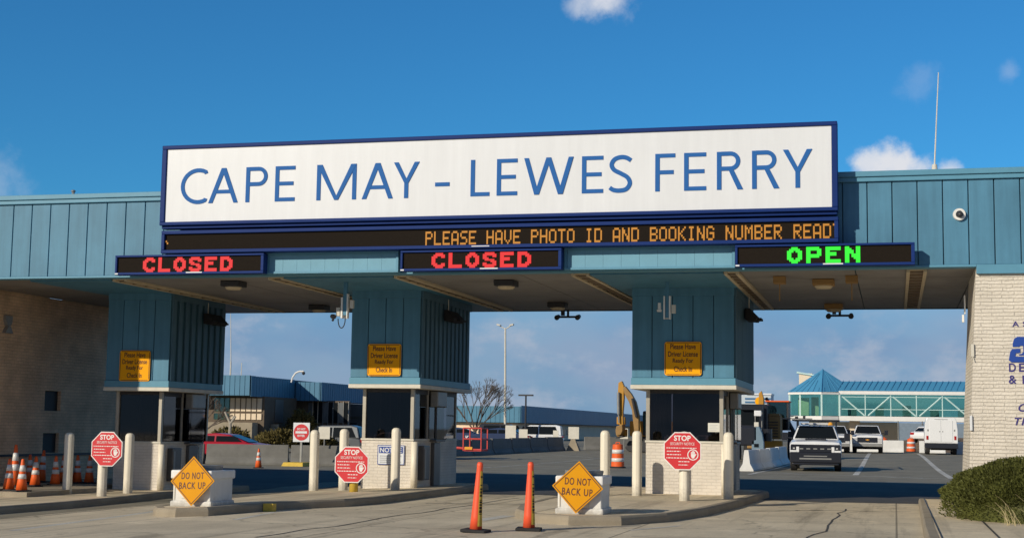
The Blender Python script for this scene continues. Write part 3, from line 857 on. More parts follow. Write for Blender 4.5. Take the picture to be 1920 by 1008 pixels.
def glyph(ch, X0, X1, Z0, Z1, w=.094, yb=30.40, d=.012):
    """humanist sans capital built from strokes; crossing strokes stand 2 mm proud of one another"""
    W_, H_ = X1 - X0, Z1 - Z0; t_ = w * .90
    mb = MB()
    f0 = yb - d
    bx_ = lambda a, b_, c, e, k=0: mb.box(X0 + a, X0 + b_, f0 - .002 * k, yb, Z0 + c, Z0 + e)
    dg = lambda pts, k=0: mb.prism([(X0 + p_[0], Z0 + p_[1]) for p_ in pts], 'y', f0 - .002 * k, yb)
    q = w * 1.10
    if ch in 'EFL':
        bx_(0, w, 0, H_)
        if ch in 'EL': bx_(w, W_, 0, t_)
        if ch in 'EF': bx_(w, W_, H_ - t_, H_); bx_(w, W_ * .92, H_ * .505 - t_ / 2, H_ * .505 + t_ / 2)
    elif ch == 'A':
        dg([(0, 0), (q, 0), (W_ / 2 + q * .55, H_), (W_ / 2 - q * .55, H_)]); dg([(W_ - q, 0), (W_, 0), (W_ / 2 + q * .55, H_), (W_ / 2 - q * .55, H_)], 1)
        mb.box(X0 + W_ * .22, X0 + W_ * .78, f0 + .003, yb, Z0 + H_ * .27, Z0 + H_ * .27 + t_)
    elif ch == 'M':
        bx_(0, w, 0, H_); bx_(W_ - w, W_, 0, H_)
        m_ = W_ / 2
        dg([(0.002, H_), (w * 1.35, H_), (m_ + q * .42, 0.0), (m_ - q * .42, 0.0)], 1); dg([(W_ - .002, H_), (W_ - w * 1.35, H_), (m_ - q * .42, 0.0), (m_ + q * .42, 0.0)], 2)
    elif ch == 'W':
        m_ = W_ / 2; a = W_ * .26; c = q * .5
        dg([(0, H_), (q, H_), (a + c, 0), (a - c, 0)]); dg([(a - c, 0), (a + c, 0), (m_ + c, H_), (m_ - c, H_)], 1)
        dg([(m_ - c, H_), (m_ + c, H_), (W_ - a + c, 0), (W_ - a - c, 0)], 2); dg([(W_ - a - c, 0), (W_ - a + c, 0), (W_, H_), (W_ - q, H_)], 3)
    elif ch == 'Y':
        m_ = W_ / 2; z = H_ * .42
        bx_(m_ - w / 2, m_ + w / 2, 0, z + .05)
        dg([(0, H_), (q * 1.05, H_), (m_ + w / 2, z), (m_ - w / 2, z)], 1); dg([(W_, H_), (W_ - q * 1.05, H_), (m_ - w / 2, z), (m_ + w / 2, z)], 2)
    elif ch in 'PR':
        bx_(0, w, 0, H_)
        hb = H_ * (.54 if ch == 'P' else .50); rb = hb / 2 - t_ / 2; zc_ = H_ - hb / 2; xr = (W_ if ch == 'P' else W_ * .90) - w / 2
        pts = [(w - .01, H_ - t_ / 2), (xr - rb * 1.0, H_ - t_ / 2)]
        for k in range(1, 13):
            a = math.pi / 2 - math.pi * k / 13; pts.append((xr - rb + rb * math.cos(a), zc_ + rb * math.sin(a)))
        pts += [(xr - rb, H_ - hb + t_ / 2), (w - .01, H_ - hb + t_ / 2)]
        sweep(mb, [(X0 + p_[0], Z0 + p_[1]) for p_ in pts], t_ * 1.04, f0 - .002, yb)
        if ch == 'R':
            dg([(W_ * .44, H_ - hb + .02), (W_ * .44 + q * 1.0, H_ - hb + .02), (W_, 0), (W_ - q * 1.1, 0)], 2)
    elif ch == 'C':
        rx, rz = W_ * .60, H_ / 2 - w * .42; cx = rx + w / 2; pts = []
        for k in range(25):
            a = R(52 + 256 * k / 24); pts.append((X0 + cx + rx * math.cos(a), Z0 + H_ / 2 + rz * 1.02 * math.sin(a)))
        pts[0] = (X0 + W_ - .02, pts[0][1] - .005); pts[-1] = (X0 + W_ - .02, pts[-1][1] + .005)
        sweep(mb, pts, w * .98, f0, yb)
    elif ch == 'S':
        c_ = [(.93, .85), (.74, .925), (.50, .945), (.24, .89), (.115, .75), (.22, .61), (.50, .51), (.78, .40), (.885, .24), (.74, .09), (.46, .05), (.20, .07), (.04, .135)]
        sweep(mb, catmull([(X0 + p_[0] * W_, Z0 + p_[1] * H_) for p_ in c_]), w * .98, f0, yb)
    return mb.build('letter', BLUEL, sg)


for ch, xa, xb in (('C', -15.79, -15.142), ('A', -15.09, -14.362), ('P', -14.173, -13.644), ('E', -13.457, -12.978), ('M', -12.454, -11.515), ('A', -11.378, -10.653), ('Y', -10.641, -10.048), ('-', -9.68, -9.351), ('L', -8.872, -8.444), ('E', -8.283, -7.824), ('W', -7.676, -6.588), ('E', -6.402, -5.939), ('S', -5.818, -5.308), ('F', -4.825, -4.402), ('E', -4.216, -3.753), ('R', -3.53, -2.989), ('R', -2.803, -2.246), ('Y', -2.17, -1.577)):
    if ch == '-': mb = MB(); mb.box(xa, xb, 30.388, 30.40, 6.86, 6.945); mb.build('dash', BLUEL, sg)
    else: glyph(ch, xa, xb, 6.62, 7.42)

# LED message strip
ls = thing('message_sign', 'long black LED message strip with amber text under the white sign', 'sign', (-8.6, 30.48, 5.5))
mb = MB()
mb.box(SX0, SX1, 30.48, 30.98, 5.94, 6.02); mb.box(SX0, SX1, 30.48, 30.98, 5.50, 5.575)
mb.box(SX0, SX0 + .08, 30.482, 30.98, 5.577, 5.938); mb.box(SX1 - .08, SX1, 30.482, 30.98, 5.577, 5.938)
mb.box(SX0 + .09, SX1 - .09, 30.56, 30.97, 5.58, 5.935)
mb.build('housing', BLUE, ls, bevel=.01)
mb = MB(); mb.box(SX0 + .085, SX1 - .085, 30.54, 30.555, 5.578, 5.936); mb.build('display', BLACK, ls)
txt = "PLEASE HAVE PHOTO ID AND BOOKING NUMBER READ'"
adv = (-1.18 + 9.92) / 44.0
for i, ch in enumerate(txt):
    if ch == ' ': continue
    mb = MB(); dots(mb, ch, G57, -9.92 + i * adv, 30.538, 5.885, adv / 6.15, 0.30 / 7, adv, 1.0); mb.build('letter', AMBL, ls)
mb = MB(); dots(mb, "'", G57, -16.19, 30.538, 5.80, adv / 6.15, 0.30 / 7, adv, 1.0); mb.build('letter', AMBL, ls)
mb = MB(); mb.box(-8.85, -8.45, 30.474, 30.478, 5.53, 5.55); mb.build('maker_plate', SIGNW, ls)


def lane_sign(xa, xb, txt, xt, m, label):
    t = thing('lane_sign', label, 'sign', ((xa + xb) / 2, 30.53, 5.03), group='LED lane signs under the canopy edge')
    mb = MB()
    mb.box(xa, xb, 30.53, 30.76, 5.43, 5.475); mb.box(xa, xb, 30.53, 30.76, 5.02, 5.075)
    mb.box(xa, xa + .05, 30.532, 30.76, 5.077, 5.428); mb.box(xb - .07, xb, 30.532, 30.76, 5.077, 5.428)
    mb.box(xa + .055, xb - .075, 30.60, 30.75, 5.08, 5.425)
    mb.build('housing', BLUE, t, bevel=.008)
    mb = MB(); mb.box(xa + .052, xb - .072, 30.575, 30.598, 5.078, 5.427); mb.build('display', BLACK, t)
    for i, ch in enumerate(txt):
        mb = MB(); dots(mb, ch, GB, xt + i * .388, 30.573, 5.415, 0.0435, 0.0372, 0.388, 1.0); mb.build('letter', m, t)
    mb = MB(); mb.box(xa + .4, xa + .5, 30.762, 30.99, 5.2, 5.3); mb.box(xb - .5, xb - .4, 30.762, 30.99, 5.2, 5.3); mb.build('bracket', DARK, t)
    mb = MB(); xc = xt + .388 * len(txt) / 2 - .05; mb.box(xc, xc + .40, 30.522, 30.528, 5.045, 5.07); mb.build('maker_plate', SIGNW, t)
    mb = MB(); mb.box(xa + .01, xa + .09, 30.522, 30.528, 5.03, 5.06); mb.build('corner_glint', SIGNW, t)  # white chip stands in for the glint on the housing's lower corner


lane_sign(-17.46, -13.74, 'CLOSED', -16.76, REDL, 'black lane sign reading CLOSED in red above the left booth')
lane_sign(-10.49, -6.86, 'CLOSED', -9.78, REDL, 'black lane sign reading CLOSED in red between the two light teal panels')
lane_sign(-3.17, 0.43, 'OPEN', -2.11, GRNL, 'black lane sign reading OPEN in bright green above the right lane')

# ------------------------------------------------------------------ right brick wall
bw_ = thing('brick_wall', 'cream painted brick wall with blue lettering at the right behind the juniper', 'wall', (3, 31.1, 0))
mb = MB()
p = [(1.38, 31.08, 0.05), (8.8, 31.08, 0.05), (8.8, 34.2, 0.05), (1.38, 34.2, 0.05), (1.63, 31.08, 5.04), (8.8, 31.08, 5.04), (8.8, 34.2, 5.04), (1.63, 34.2, 5.04)]
mb.hexa(p)
mb.box(2.0, 8.8, 34.21, 41.2, 0.05, 5.04)
mb.build('wall', BRICK_C, bw_)
mb = MB()
for t_, x_, z_, w_, h_ in (('A', 2.30, 3.80, .13, .11), ('S', 2.50, 3.80, .11, .11), ('D', 2.22, 2.90, .13, .17), ('E', 2.41, 2.90, .11, .17), ('&', 2.21, 2.66, .15, .17), ('B', 2.47, 2.66, .12, .17)):
    text_into(mb, t_, x_, 31.078, z_, w_, h_, .008, bold=.018)
for t_, x_, z_, w_, h_ in (('C', 2.36, 2.11, .15, .16), ('T', 2.27, 1.84, .13, .15), ('R', 2.43, 1.84, .14, .15)):
    b0 = len(mb.b.verts); text_into(mb, t_, x_, 31.078, z_, w_, h_, .008, bold=.02)
    mb.b.verts.ensure_lookup_table()
    for v in list(mb.b.verts)[b0:]: v.co.x += (v.co.z - z_) * .28
mb.build('lettering', NAVY, bw_)
mb = MB()
mb.prism([(2.30, 3.46), (2.33, 3.56), (2.39, 3.60), (2.66, 3.60), (2.66, 3.42), (2.44, 3.42), (2.42, 3.40), (2.30, 3.40)], 'y', 31.06, 31.078)
mb.prism([(2.22, 3.13), (2.25, 3.30), (2.29, 3.355), (2.40, 3.36), (2.44, 3.36), (2.44, 3.28), (2.36, 3.27), (2.34, 3.23), (2.36, 3.205), (2.66, 3.205), (2.66, 3.09), (2.27, 3.09)], 'y', 31.06, 31.078)
mb.prism([(2.40, 3.25), (2.47, 3.262), (2.50, 3.30), (2.50, 3.42), (2.66, 3.42), (2.66, 3.23), (2.42, 3.23)], 'y', 31.064, 31.074)
mb.build('emblem', LOGO, bw_)
mb = MB(); mb.box(1.435, 1.462, 32.2, 32.35, 4.15, 4.55); mb.box(1.39, 1.434, 32.24, 32.32, 3.98, 4.14)
solo(mb.build('wall_lamp', WHITE, bevel=.01), 'small white lamp on the shaded edge of the cream brick wall', 'lamp')
mb = MB(); mb.box(1.50, 1.56, 31.03, 31.078, 3.2, 3.45); mb.rod((1.53, 31.05, 3.2), (1.56, 31.04, 3.1), .01, .01, 6)
solo(mb.build('outlet_box', OFFW, bevel=.008), 'little cream outlet box on the left corner of the cream brick wall', 'box')
mb = MB(); mb.box(1.45, 1.50, 31.03, 31.078, 1.72, 2.02)
solo(mb.build('meter_box', SIGNW, bevel=.008), 'narrow white box low on the corner of the cream brick wall', 'box')

# ------------------------------------------------------------------ left brick building
lb = thing('brick_building', 'tan brick building wall in shade at the left edge with two dark openings', 'building', (-23, 31, 0))
mb = MB()
WX = -22.6
holes = [(36.1, 36.9, 1.93, 2.48), (36.1, 36.9, .78, 1.32)]
mb.box(-34, WX - .12, 30.7, 41.5, -.3, 5.04); mb.box(-34, WX - .17, 28.45, 30.69, 2.75, 6.85)  # second box: unseen upper storey added to shade the left pier
# inner leaf with two real openings
mb.box(WX - .119, WX, 30.71, 36.1, -.3, 5.04); mb.box(WX - .119, WX, 36.9, 41.5, -.3, 5.04)
mb.box(WX - .119, WX, 36.1, 36.9, -.3, .78); mb.box(WX - .119, WX, 36.1, 36.9, 1.32, 1.93); mb.box(WX - .119, WX, 36.1, 36.9, 2.48, 5.02)
mb.build('wall', BRICK_B, lb)
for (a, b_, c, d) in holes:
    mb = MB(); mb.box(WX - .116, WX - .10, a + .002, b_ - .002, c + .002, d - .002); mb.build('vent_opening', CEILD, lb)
mb = MB(); mb.box(WX, WX + .05, 33.0, 41.5, .70, .76); mb.build('trim_rail', DARK, lb)
mb = MB(); mb.box(WX + .002, WX + .09, 33.95, 34.25, 4.25, 4.38); mb.prism([(33.95, 4.25), (34.25, 4.25), (34.18, 4.12), (34.02, 4.12)], 'x', WX + .002, WX + .10); mb.prism([(34.05, 4.11), (34.15, 4.11), (34.28, 3.92), (33.92, 3.92)], 'x', WX + .002, WX + .11)
solo(mb.build('wall_sconce', GREY, bevel=.006), 'grey hourglass wall sconce high on the tan brick wall', 'lamp')
# unseen post added on the left island to throw shade on the leftmost bollard
mb = MB(); mb.rod((-20.95, 29.35, -.1), (-20.95, 29.35, 2.95), .13, .13, 16); mb.lathe([(.13, 0), (.11, .07), (.05, .11), (0.01, .12)], (-20.95, 29.35, 2.95), 16)
solo(mb.build('shade_post', CREAM), 'tall cream post added out of view at the left to shade the leftmost bollard', 'post')


# ------------------------------------------------------------------ toll booths
def booth(px0, px1, wx0, wx1, yb, zb, zl, label, wide=False):
    """px: teal pier, wx: booth walls (x), yb rear y, zb ground top, zl ledge underside"""
    t = thing('toll_booth', label, 'toll booth', ((px0 + px1) / 2, 34.85, zb))
    yf = 34.5; yw = 34.86
    # pier: front cladding in flat panels
    mb = MB()
    n = 5 if wide else 4
    w_ = (px1 - px0) / n
    for i in range(n):
        mb.box(px0 + i * w_ + .009, px0 + (i + 1) * w_ - .009, yf, yf + .04, zl + .27, 4.80)
    mb.box(px0, px1, yf - .015, yf + .04, 4.80, 5.0)
    mb.build('front_cladding', TEAL, t, bevel=.006)
    mb = MB(); mb.box(px0 + .01, px1 - .012, yf + .03, yb - .02, zl + .26, 5.015); mb.build('pier_core', TEALD, t)
    mb = MB()
    yy = yf + .06
    while yy < yb - .1:
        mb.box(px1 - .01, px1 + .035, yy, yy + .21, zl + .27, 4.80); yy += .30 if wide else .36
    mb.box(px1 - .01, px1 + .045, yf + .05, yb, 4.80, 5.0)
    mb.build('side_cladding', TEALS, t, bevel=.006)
    mb = MB(); mb.box(px0 - .01, px1 + .03, yf - .03, yb + .02, zl + .10, zl + .265); mb.build('trim_band', TEALL, t, bevel=.01)
    mb = MB(); mb.box(px0 - .02, px1 + .05, yf - .05, yb + .05, zl, zl + .098); mb.build('ledge', OFFW, t, bevel=.01)
    # booth walls
    zs = zb + 1.19
    mb = MB()
    mb.box(wx0, wx1, yw, yw + .16, zb - .1, zs)
    mb.box(wx0, wx0 + .16, yw + .162, yb - .3, zb - .1, zs)
    mb.box(wx1 - .16, wx1, yw + .162, yb - .3, zb - .1, zs)
    mb.box(wx0 + .162, wx1 - .162, yb - .46, yb - .3, zb - .1, zs)
    mb.build('wall', BRICK_W, t)
    mb = MB(); mb.box(wx0 - .02, wx1 + .02, yw - .03, yw + .17, zs + .001, zs + .05); mb.box(wx1 - .17, wx1 + .02, yw + .172, yb - .28, zs + .001, zs + .05); mb.box(wx0 - .02, wx0 + .17, yw + .172, yb - .28, zs + .001, zs + .05)
    mb.build('sill', OFFW, t, bevel=.008)
    # window posts
    for x_ in (wx0, wx1 - .09):
        mb = MB(); mb.box(x_, x_ + .09, yw + .0, yw + .10, zs + .051, zl - .002); mb.build('window_post', ALU, t, bevel=.006)
    for yy in (36.0, 36.75, 37.5, yb - .4):
        mb = MB(); mb.box(wx1 - .07, wx1 - .002, yy, yy + .07, zs + .051, zl - .002); mb.build('window_post', ALU, t, bevel=.006)
        mb = MB(); mb.box(wx0 + .002, wx0 + .07, yy, yy + .07, zs + .051, zl - .002); mb.build('window_post', ALU, t, bevel=.006)
    mb = MB(); mb.box(wx0 + .092, wx1 - .092, yw + .03, yw + .10, zl - .09, zl - .003); mb.box(wx1 - .06, wx1 - .01, yw + .11, yb - .42, zl - .12, zl - .003)
    mb.build('head_rail', DARK, t)
    mb = MB(); mb.box(wx0 + .091, wx1 - .091, yw + .05, yw + .058, zs + .052, zl - .092); mb.build('front_pane', GLASSD, t)
    mb = MB()
    yl = [yw + .11, 36.0, 36.75, 37.5, yb - .4]
    for a, b_ in zip(yl, yl[1:]):
        mb.box(wx1 - .04, wx1 - .034, a + .07, b_, zs + .052, zl - .122)
    mb.build('side_pane', GLASSD, t)
    mb = MB()
    for a, b_ in zip(yl, yl[1:]):
        mb.box(wx0 + .034, wx0 + .04, a + .07, b_, zs + .052, zl - .005)
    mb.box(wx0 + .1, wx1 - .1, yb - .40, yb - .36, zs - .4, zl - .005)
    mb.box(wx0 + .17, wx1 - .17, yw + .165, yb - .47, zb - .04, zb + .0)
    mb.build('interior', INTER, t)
    # counter with a few things on it, behind the front pane
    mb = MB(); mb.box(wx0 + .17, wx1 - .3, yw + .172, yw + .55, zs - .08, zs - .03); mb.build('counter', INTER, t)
    mb = MB()
    rr = random.Random(int(px0 * 10))
    for _ in range(7):
        x_ = rr.uniform(wx0 + .2, wx1 - .5); s_ = rr.uniform(.10, .22)
        mb.box(x_, x_ + s_ * 1.2, yw + .20, yw + .20 + s_ * .7, zs - .028, zs + .03 + s_ * .8)
    mb.build('desk_clutter', PAPER, t)
    # drive-up side: corner guard, reader cabinet, sliding window hood and shield
    mb = MB(); mb.rod((wx1 + .03, yw + .03, zb), (wx1 + .03, yw + .03, zs - .02), .085, .085, 14); mb.build('corner_guard', CREAM, t, smooth=True)
    mb = MB(); mb.box(wx1 + .002, wx1 + .16, 35.25, 35.75, zb + .22, zs - .12); mb.build('reader_cabinet', STEEL, t, bevel=.015)
    mb = MB(); mb.box(wx1 + .162, wx1 + .185, 35.28, 35.36, zb + .26, zs - .2); mb.build('cabinet_rail', GREY, t)
    mb = MB(); mb.box(wx1 + .002, wx1 + .22, 36.15, 36.95, zl - .42, zl - .02); mb.build('window_hood', GREY, t, bevel=.03)
    mb = MB(); mb.box(wx1 + .19, wx1 + .20, 36.15, 36.95, zs + .03, zl - .43); mb.build('wind_shield', GLASSD, t)
    mb = MB(); mb.box(wx1 + .002, wx1 + .19, 36.15, 36.95, zs - .02, zs + .028); mb.box(wx1 + .002, wx1 + .10, 36.3, 36.8, zb + .05, zs - .05); mb.build('service_shelf', STEEL, t, bevel=.01)
    mb = MB(); mb.box(wx1 - .03, wx1 + .015, 37.05, 37.12, zb, zl - .01); mb.box(wx1 + .016, wx1 + .03, 36.98, 37.0, zb + .9, zb + 1.1); mb.build('door_jamb', ALU, t)
    return t


BC_L = booth(-19.86, -18.06, -19.72, -18.40, 37.6, -.08, 2.45, 'left toll booth under a half sunlit teal pier beside the tan brick building')
BC_M = booth(-13.10, -11.29, -12.88, -11.53, 38.9, 0.10, 2.57, 'middle toll booth with a white notice board on its brick front')
BC_R = booth(-6.02, -3.60, -5.73, -3.90, 38.9, 0.16, 2.60, 'wide right toll booth with a white paper notice in its window', wide=True)
mb = MB(); mb.box(-4.26, -3.98, 34.86, 34.88, 1.62, 1.83)
pn = thing('paper_notice', 'white paper notice stuck in the right booth window', 'notice', (-4.12, 34.85, 1.62))
mb.build('sheet', PAPER, pn)
mb = MB()
for i in range(4): mb.box(-4.22, -4.03 - .03 * (i % 2), 34.856, 34.858, 1.78 - i * .042, 1.788 - i * .042)
mb.build('fine_print', NOTG, pn)

nb = thing('notice_sign', 'white notice sign with blue heading on the middle booth brick front', 'sign', (-12.08, 34.82, .7))
mb = MB(); mb.box(-12.44, -11.74, 34.82, 34.84, .70, 1.18); mb.build('panel', SIGNW, nb)
mb = MB(); mb.box(-12.40, -11.78, 34.814, 34.818, .98, 1.14)
mb.box(-12.44, -11.74, 34.816, 34.819, 1.165, 1.18); mb.box(-12.44, -11.74, 34.816, 34.819, .70, .715); mb.box(-12.44, -12.425, 34.816, 34.819, .715, 1.165); mb.box(-11.755, -11.74, 34.816, 34.819, .715, 1.165)
mb.build('header', NOTB, nb)
mb = MB(); text_into(mb, 'NOTICE', -12.37, 34.812, 1.00, .56, .115, .004, bold=.02); mb.build('lettering', SIGNW, nb)
for i in range(4):
    mb = MB(); mb.box(-12.38, -11.82 - .06 * (i % 3), 34.814, 34.818, .90 - i * .05, .925 - i * .05); mb.build('text_line', NOTG, nb)


def license_sign(x0, z0, dx, label):
    t = thing('license_sign', label, 'sign', (x0 + .44, 34.44, z0), group='yellow driver license signs on the piers')
    w_, h_ = .87, .79
    mb = MB()
    pts = []
    for cx, cz, a0 in ((x0 + w_ - .06, z0 + .06, -90), (x0 + w_ - .06, z0 + h_ - .06, 0), (x0 + .06, z0 + h_ - .06, 90), (x0 + .06, z0 + .06, 180)):
        for k in range(5):
            a = R(a0 + k * 22.5); pts.append((cx + .06 * math.cos(a), cz + .06 * math.sin(a)))
    mb.prism(pts, 'y', 34.45, 34.462)
    mb.build('panel', GOLD, t)
    mb = MB()
    e = .03; q = .014
    mb.box(x0 + .05, x0 + w_ - .05, 34.446, 34.449, z0 + h_ - e, z0 + h_ - e + q); mb.box(x0 + .05, x0 + w_ - .05, 34.446, 34.449, z0 + e - q, z0 + e)
    mb.box(x0 + e - q, x0 + e, 34.446, 34.449, z0 + .05, z0 + h_ - .05); mb.box(x0 + w_ - e, x0 + w_ - e + q, 34.446, 34.449, z0 + .05, z0 + h_ - .05)
    mb.build('border', MAROON, t)
    mb = MB()
    for i, (s, ww) in enumerate((('Please Have', .60), ('Driver License', .70), ('Ready For', .48), ('Check In', .42))):
        text_into(mb, s, x0 + w_ / 2, 34.449, z0 + .615 - i * .175, ww, .125 if s not in ('Ready For',) else .135, .004, bold=.012, center=True)
    mb.build('lettering', MAROON, t)
    mb = MB(); mb.box(x0 + .2, x0 + .3, 34.464, 34.498, z0 + .1, z0 + .7); mb.box(x0 + .57, x0 + .67, 34.464, 34.498, z0 + .1, z0 + .7); mb.build('bracket', DARK, t)


license_sign(-19.44, 2.70, 0, 'yellow driver license sign on the left pier, its right side sunlit')
license_sign(-12.63, 2.87, 0, 'yellow driver license sign on the middle pier, its bottom line sunlit')
license_sign(-5.23, 2.92, 0, 'yellow driver license sign on the wide right pier, almost fully shaded')

# cameras and sensors below the ceiling
for (x_, y_, lab) in ((-9.0, 41.0, 'dark twin camera bar hanging from the ceiling over the middle lane'), (-1.42, 41.0, 'dark twin camera bar hanging from the ceiling over the open right lane')):
    t = thing('camera_bar', lab, 'camera', (x_, y_, 4.7), group='twin cameras under the ceiling')
    mb = MB(); mb.rod((x_, y_, ZB), (x_, y_, 4.83), .035, .035, 8); mb.rod((x_ - .30, y_, 4.82), (x_ + .30, y_, 4.82), .03, .03, 8); mb.build('bar', DARK, t)
    for s in (-1, 1):
        mb = MB(); mb.rod((x_ + .3 * s, y_ - .13, 4.79), (x_ + .3 * s, y_ + .10, 4.84), .075, .06, 12); mb.build('camera_head', DARK, t)
    mb = MB(); mb.box(x_ - .2, x_ - .1, y_ - .05, y_ + .05, 4.86, ZB); mb.build('sensor', DARK, t)
t = thing('lane_reader', 'white reader box on a blue drop pole in front of the right pier', 'reader', (-4.95, 33, 4.1))
mb = MB(); mb.box(-4.99, -4.91, 32.96, 33.04, 4.16, ZB); mb.build('drop_pole', TEAL, t)
mb = MB(); mb.box(-5.03, -4.995, 32.93, 33.05, 4.13, 4.65); mb.box(-4.905, -4.87, 32.93, 33.05, 4.13, 4.65); mb.box(-4.99, -4.91, 33.05, 33.07, 4.14, 4.65); mb.build('housing', WHITE, t, bevel=.006)
mb = MB(); mb.rod((-5.13, 33, 4.50), (-5.13, 33, 4.32), .035, .04, 8); mb.rod((-5.13, 33, 4.34), (-5.13, 33, 4.30), .06, .05, 8); mb.build('sensor', WHITE, t)
mb = MB(); mb.box(-4.85, -4.76, 32.96, 33.04, 4.26, 4.45); mb.build('sensor', OFFW, t)
t = thing('lane_reader', 'white reader with a small black camera and cable beside the middle pier', 'reader', (-12.43, 32.3, 4.1))
mb = MB(); mb.box(-12.47, -12.38, 32.26, 32.34, 4.2, ZB); mb.build('drop_pole', TEAL, t)
mb = MB(); mb.box(-12.52, -12.474, 32.24, 32.36, 4.13, 4.62); mb.box(-12.376, -12.35, 32.24, 32.36, 4.13, 4.7); mb.box(-12.47, -12.38, 32.342, 32.36, 4.12, 4.6); mb.build('housing', WHITE, t, bevel=.006)
mb = MB(); mb.box(-12.64, -12.55, 32.26, 32.34, 4.18, 4.38); mb.build('sensor', OFFW, t)
mb = MB(); mb.box(-12.30, -12.22, 32.26, 32.34, 4.36, 4.55); mb.build('sensor', OFFW, t)
mb = MB(); mb.rod((-12.66, 32.2, 4.16), (-12.76, 32.34, 4.18), .055, .055, 10); mb.rod((-12.70, 32.22, 4.08), (-12.74, 32.34, 4.1), .03, .03, 8); mb.build('camera_head', DARK, t)
mb = MB()
pr = None
for k in range(9):
    a = math.pi * k / 8; q = (-12.51 + .09 * math.cos(math.pi - a), 32.3, 4.12 - .22 * math.sin(a))
    if pr: mb.rod(pr, q, .012, .012, 6)
    pr = q
mb.build('cable', DARK, t)
for (x_, y0, zc_, lab) in ((-18.02, 36.2, 4.45, 'black floodlight high on the shaded side of the left pier'), (-11.25, 36.2, 4.5, 'black floodlight high on the shaded side of the middle pier'), (-3.55, 36.2, 4.5, 'black floodlight high on the shaded side of the right pier')):
    t = thing('flood_light', lab, 'light', (x_, y0, zc_), group='black floodlights on the pier sides')
    mb = MB(); mb.prism([(0, -.14), (.26, -.16), (.30, -.06), (.10, .14), (0, .14)], 'y', y0, y0 + .9)
    for v in mb.b.verts: v.co.x += x_ + .03; v.co.z += zc_
    mb.build('housing', RUB, t, bevel=.02)
    mb = MB(); mb.box(x_ + .22, x_ + .40, y0 + .25, y0 + .8, zc_ - .13, zc_ - .08); mb.build('visor', RUB, t)
    mb = MB(); mb.rod((x_ + .12, y0 + .1, zc_ + .14), (x_ + .12, y0 + .1, zc_ + .42), .012, .012, 6); mb.build('conduit', OFFW, t)

# ------------------------------------------------------------------ bollards
BH = 1.46


def bollard_mesh(h=BH, r_=.112):
    mb = MB()
    prof = [(r_, -.02), (r_, h - .11), (r_ * .96, h - .07), (r_ * .82, h - .035), (r_ * .55, h - .01), (.012, h)]
    # sleeve with shallow vertical flutes
    n = 40
    rings = []
    for q, z in prof:
        rings.append([mb.b.verts.new(((q - (.006 if (i % 5 == 0 and z < h - .1) else 0)) * math.cos(2 * math.pi * i / n), (q - (.006 if (i % 5 == 0 and z < h - .1) else 0)) * math.sin(2 * math.pi * i / n), z)) for i in range(n)])
    for a, b_ in zip(rings, rings[1:]):
        for i in range(n): mb.b.faces.new((a[i], a[(i + 1) % n], b_[(i + 1) % n], b_[i]))
    mb.b.faces.new(rings[-1])
    return mb


b0 = bollard_mesh().build('cream_bollard', CREAM, smooth=True)
gB = 'cream bollards round the booths'
spots = [(-19.25, 31.9, 'cream bollard in shade, left of the leftmost red stop sign'), (-17.98, 31.3, 'cream bollard carrying the leftmost red stop sign'),
         (-18.25, 33.0, 'cream bollard just right of the leftmost red stop sign'),
         (-13.68, 33.75, 'cream bollard beside the round do not enter sign'), (-12.86, 33.6, 'cream bollard behind the stop sign on the short yellow post'),
         (-11.56, 33.65, 'cream bollard in front of the white notice on the middle booth'),
         (-6.42, 33.35, 'cream bollard behind the right white block, left of the orange drum'), (-5.70, 33.45, 'cream bollard at the left front corner of the right booth'),
         (-4.37, 31.65, 'cream bollard carrying the stop sign at the right booth'), (-3.58, 33.0, 'cream bollard at the right front corner of the right booth')]
for i, (x_, y_, lab) in enumerate(spots):
    o = b0 if i == 0 else b0.copy()
    if i: C.objects.link(o)
    o.location = (x_, y_, g(x_, y_) + HI)
    o.rotation_euler = (0, 0, i * .7)
    solo(o, lab, 'bollard', gB)
mb = MB(); mb.lathe([(.10, -.02), (.10, .36), (.095, .42), (.05, .44), (.01, .445)], (0, 0, 0), 20)
yb_ = mb.build('yellow_post', YEL, smooth=True); yb_.location = (-12.12, 32.35, g(-12.12, 32.35) + HI)
solo(yb_, 'short yellow post holding up the middle red stop sign', 'post')


# ------------------------------------------------------------------ stop signs
def octo(cx, cz, half):
    k = half * math.tan(R(22.5))
    return [(cx - k, cz - half), (cx + k, cz - half), (cx + half, cz - k), (cx + half, cz + k), (cx + k, cz + half), (cx - k, cz + half), (cx - half, cz + k), (cx - half, cz - k)]


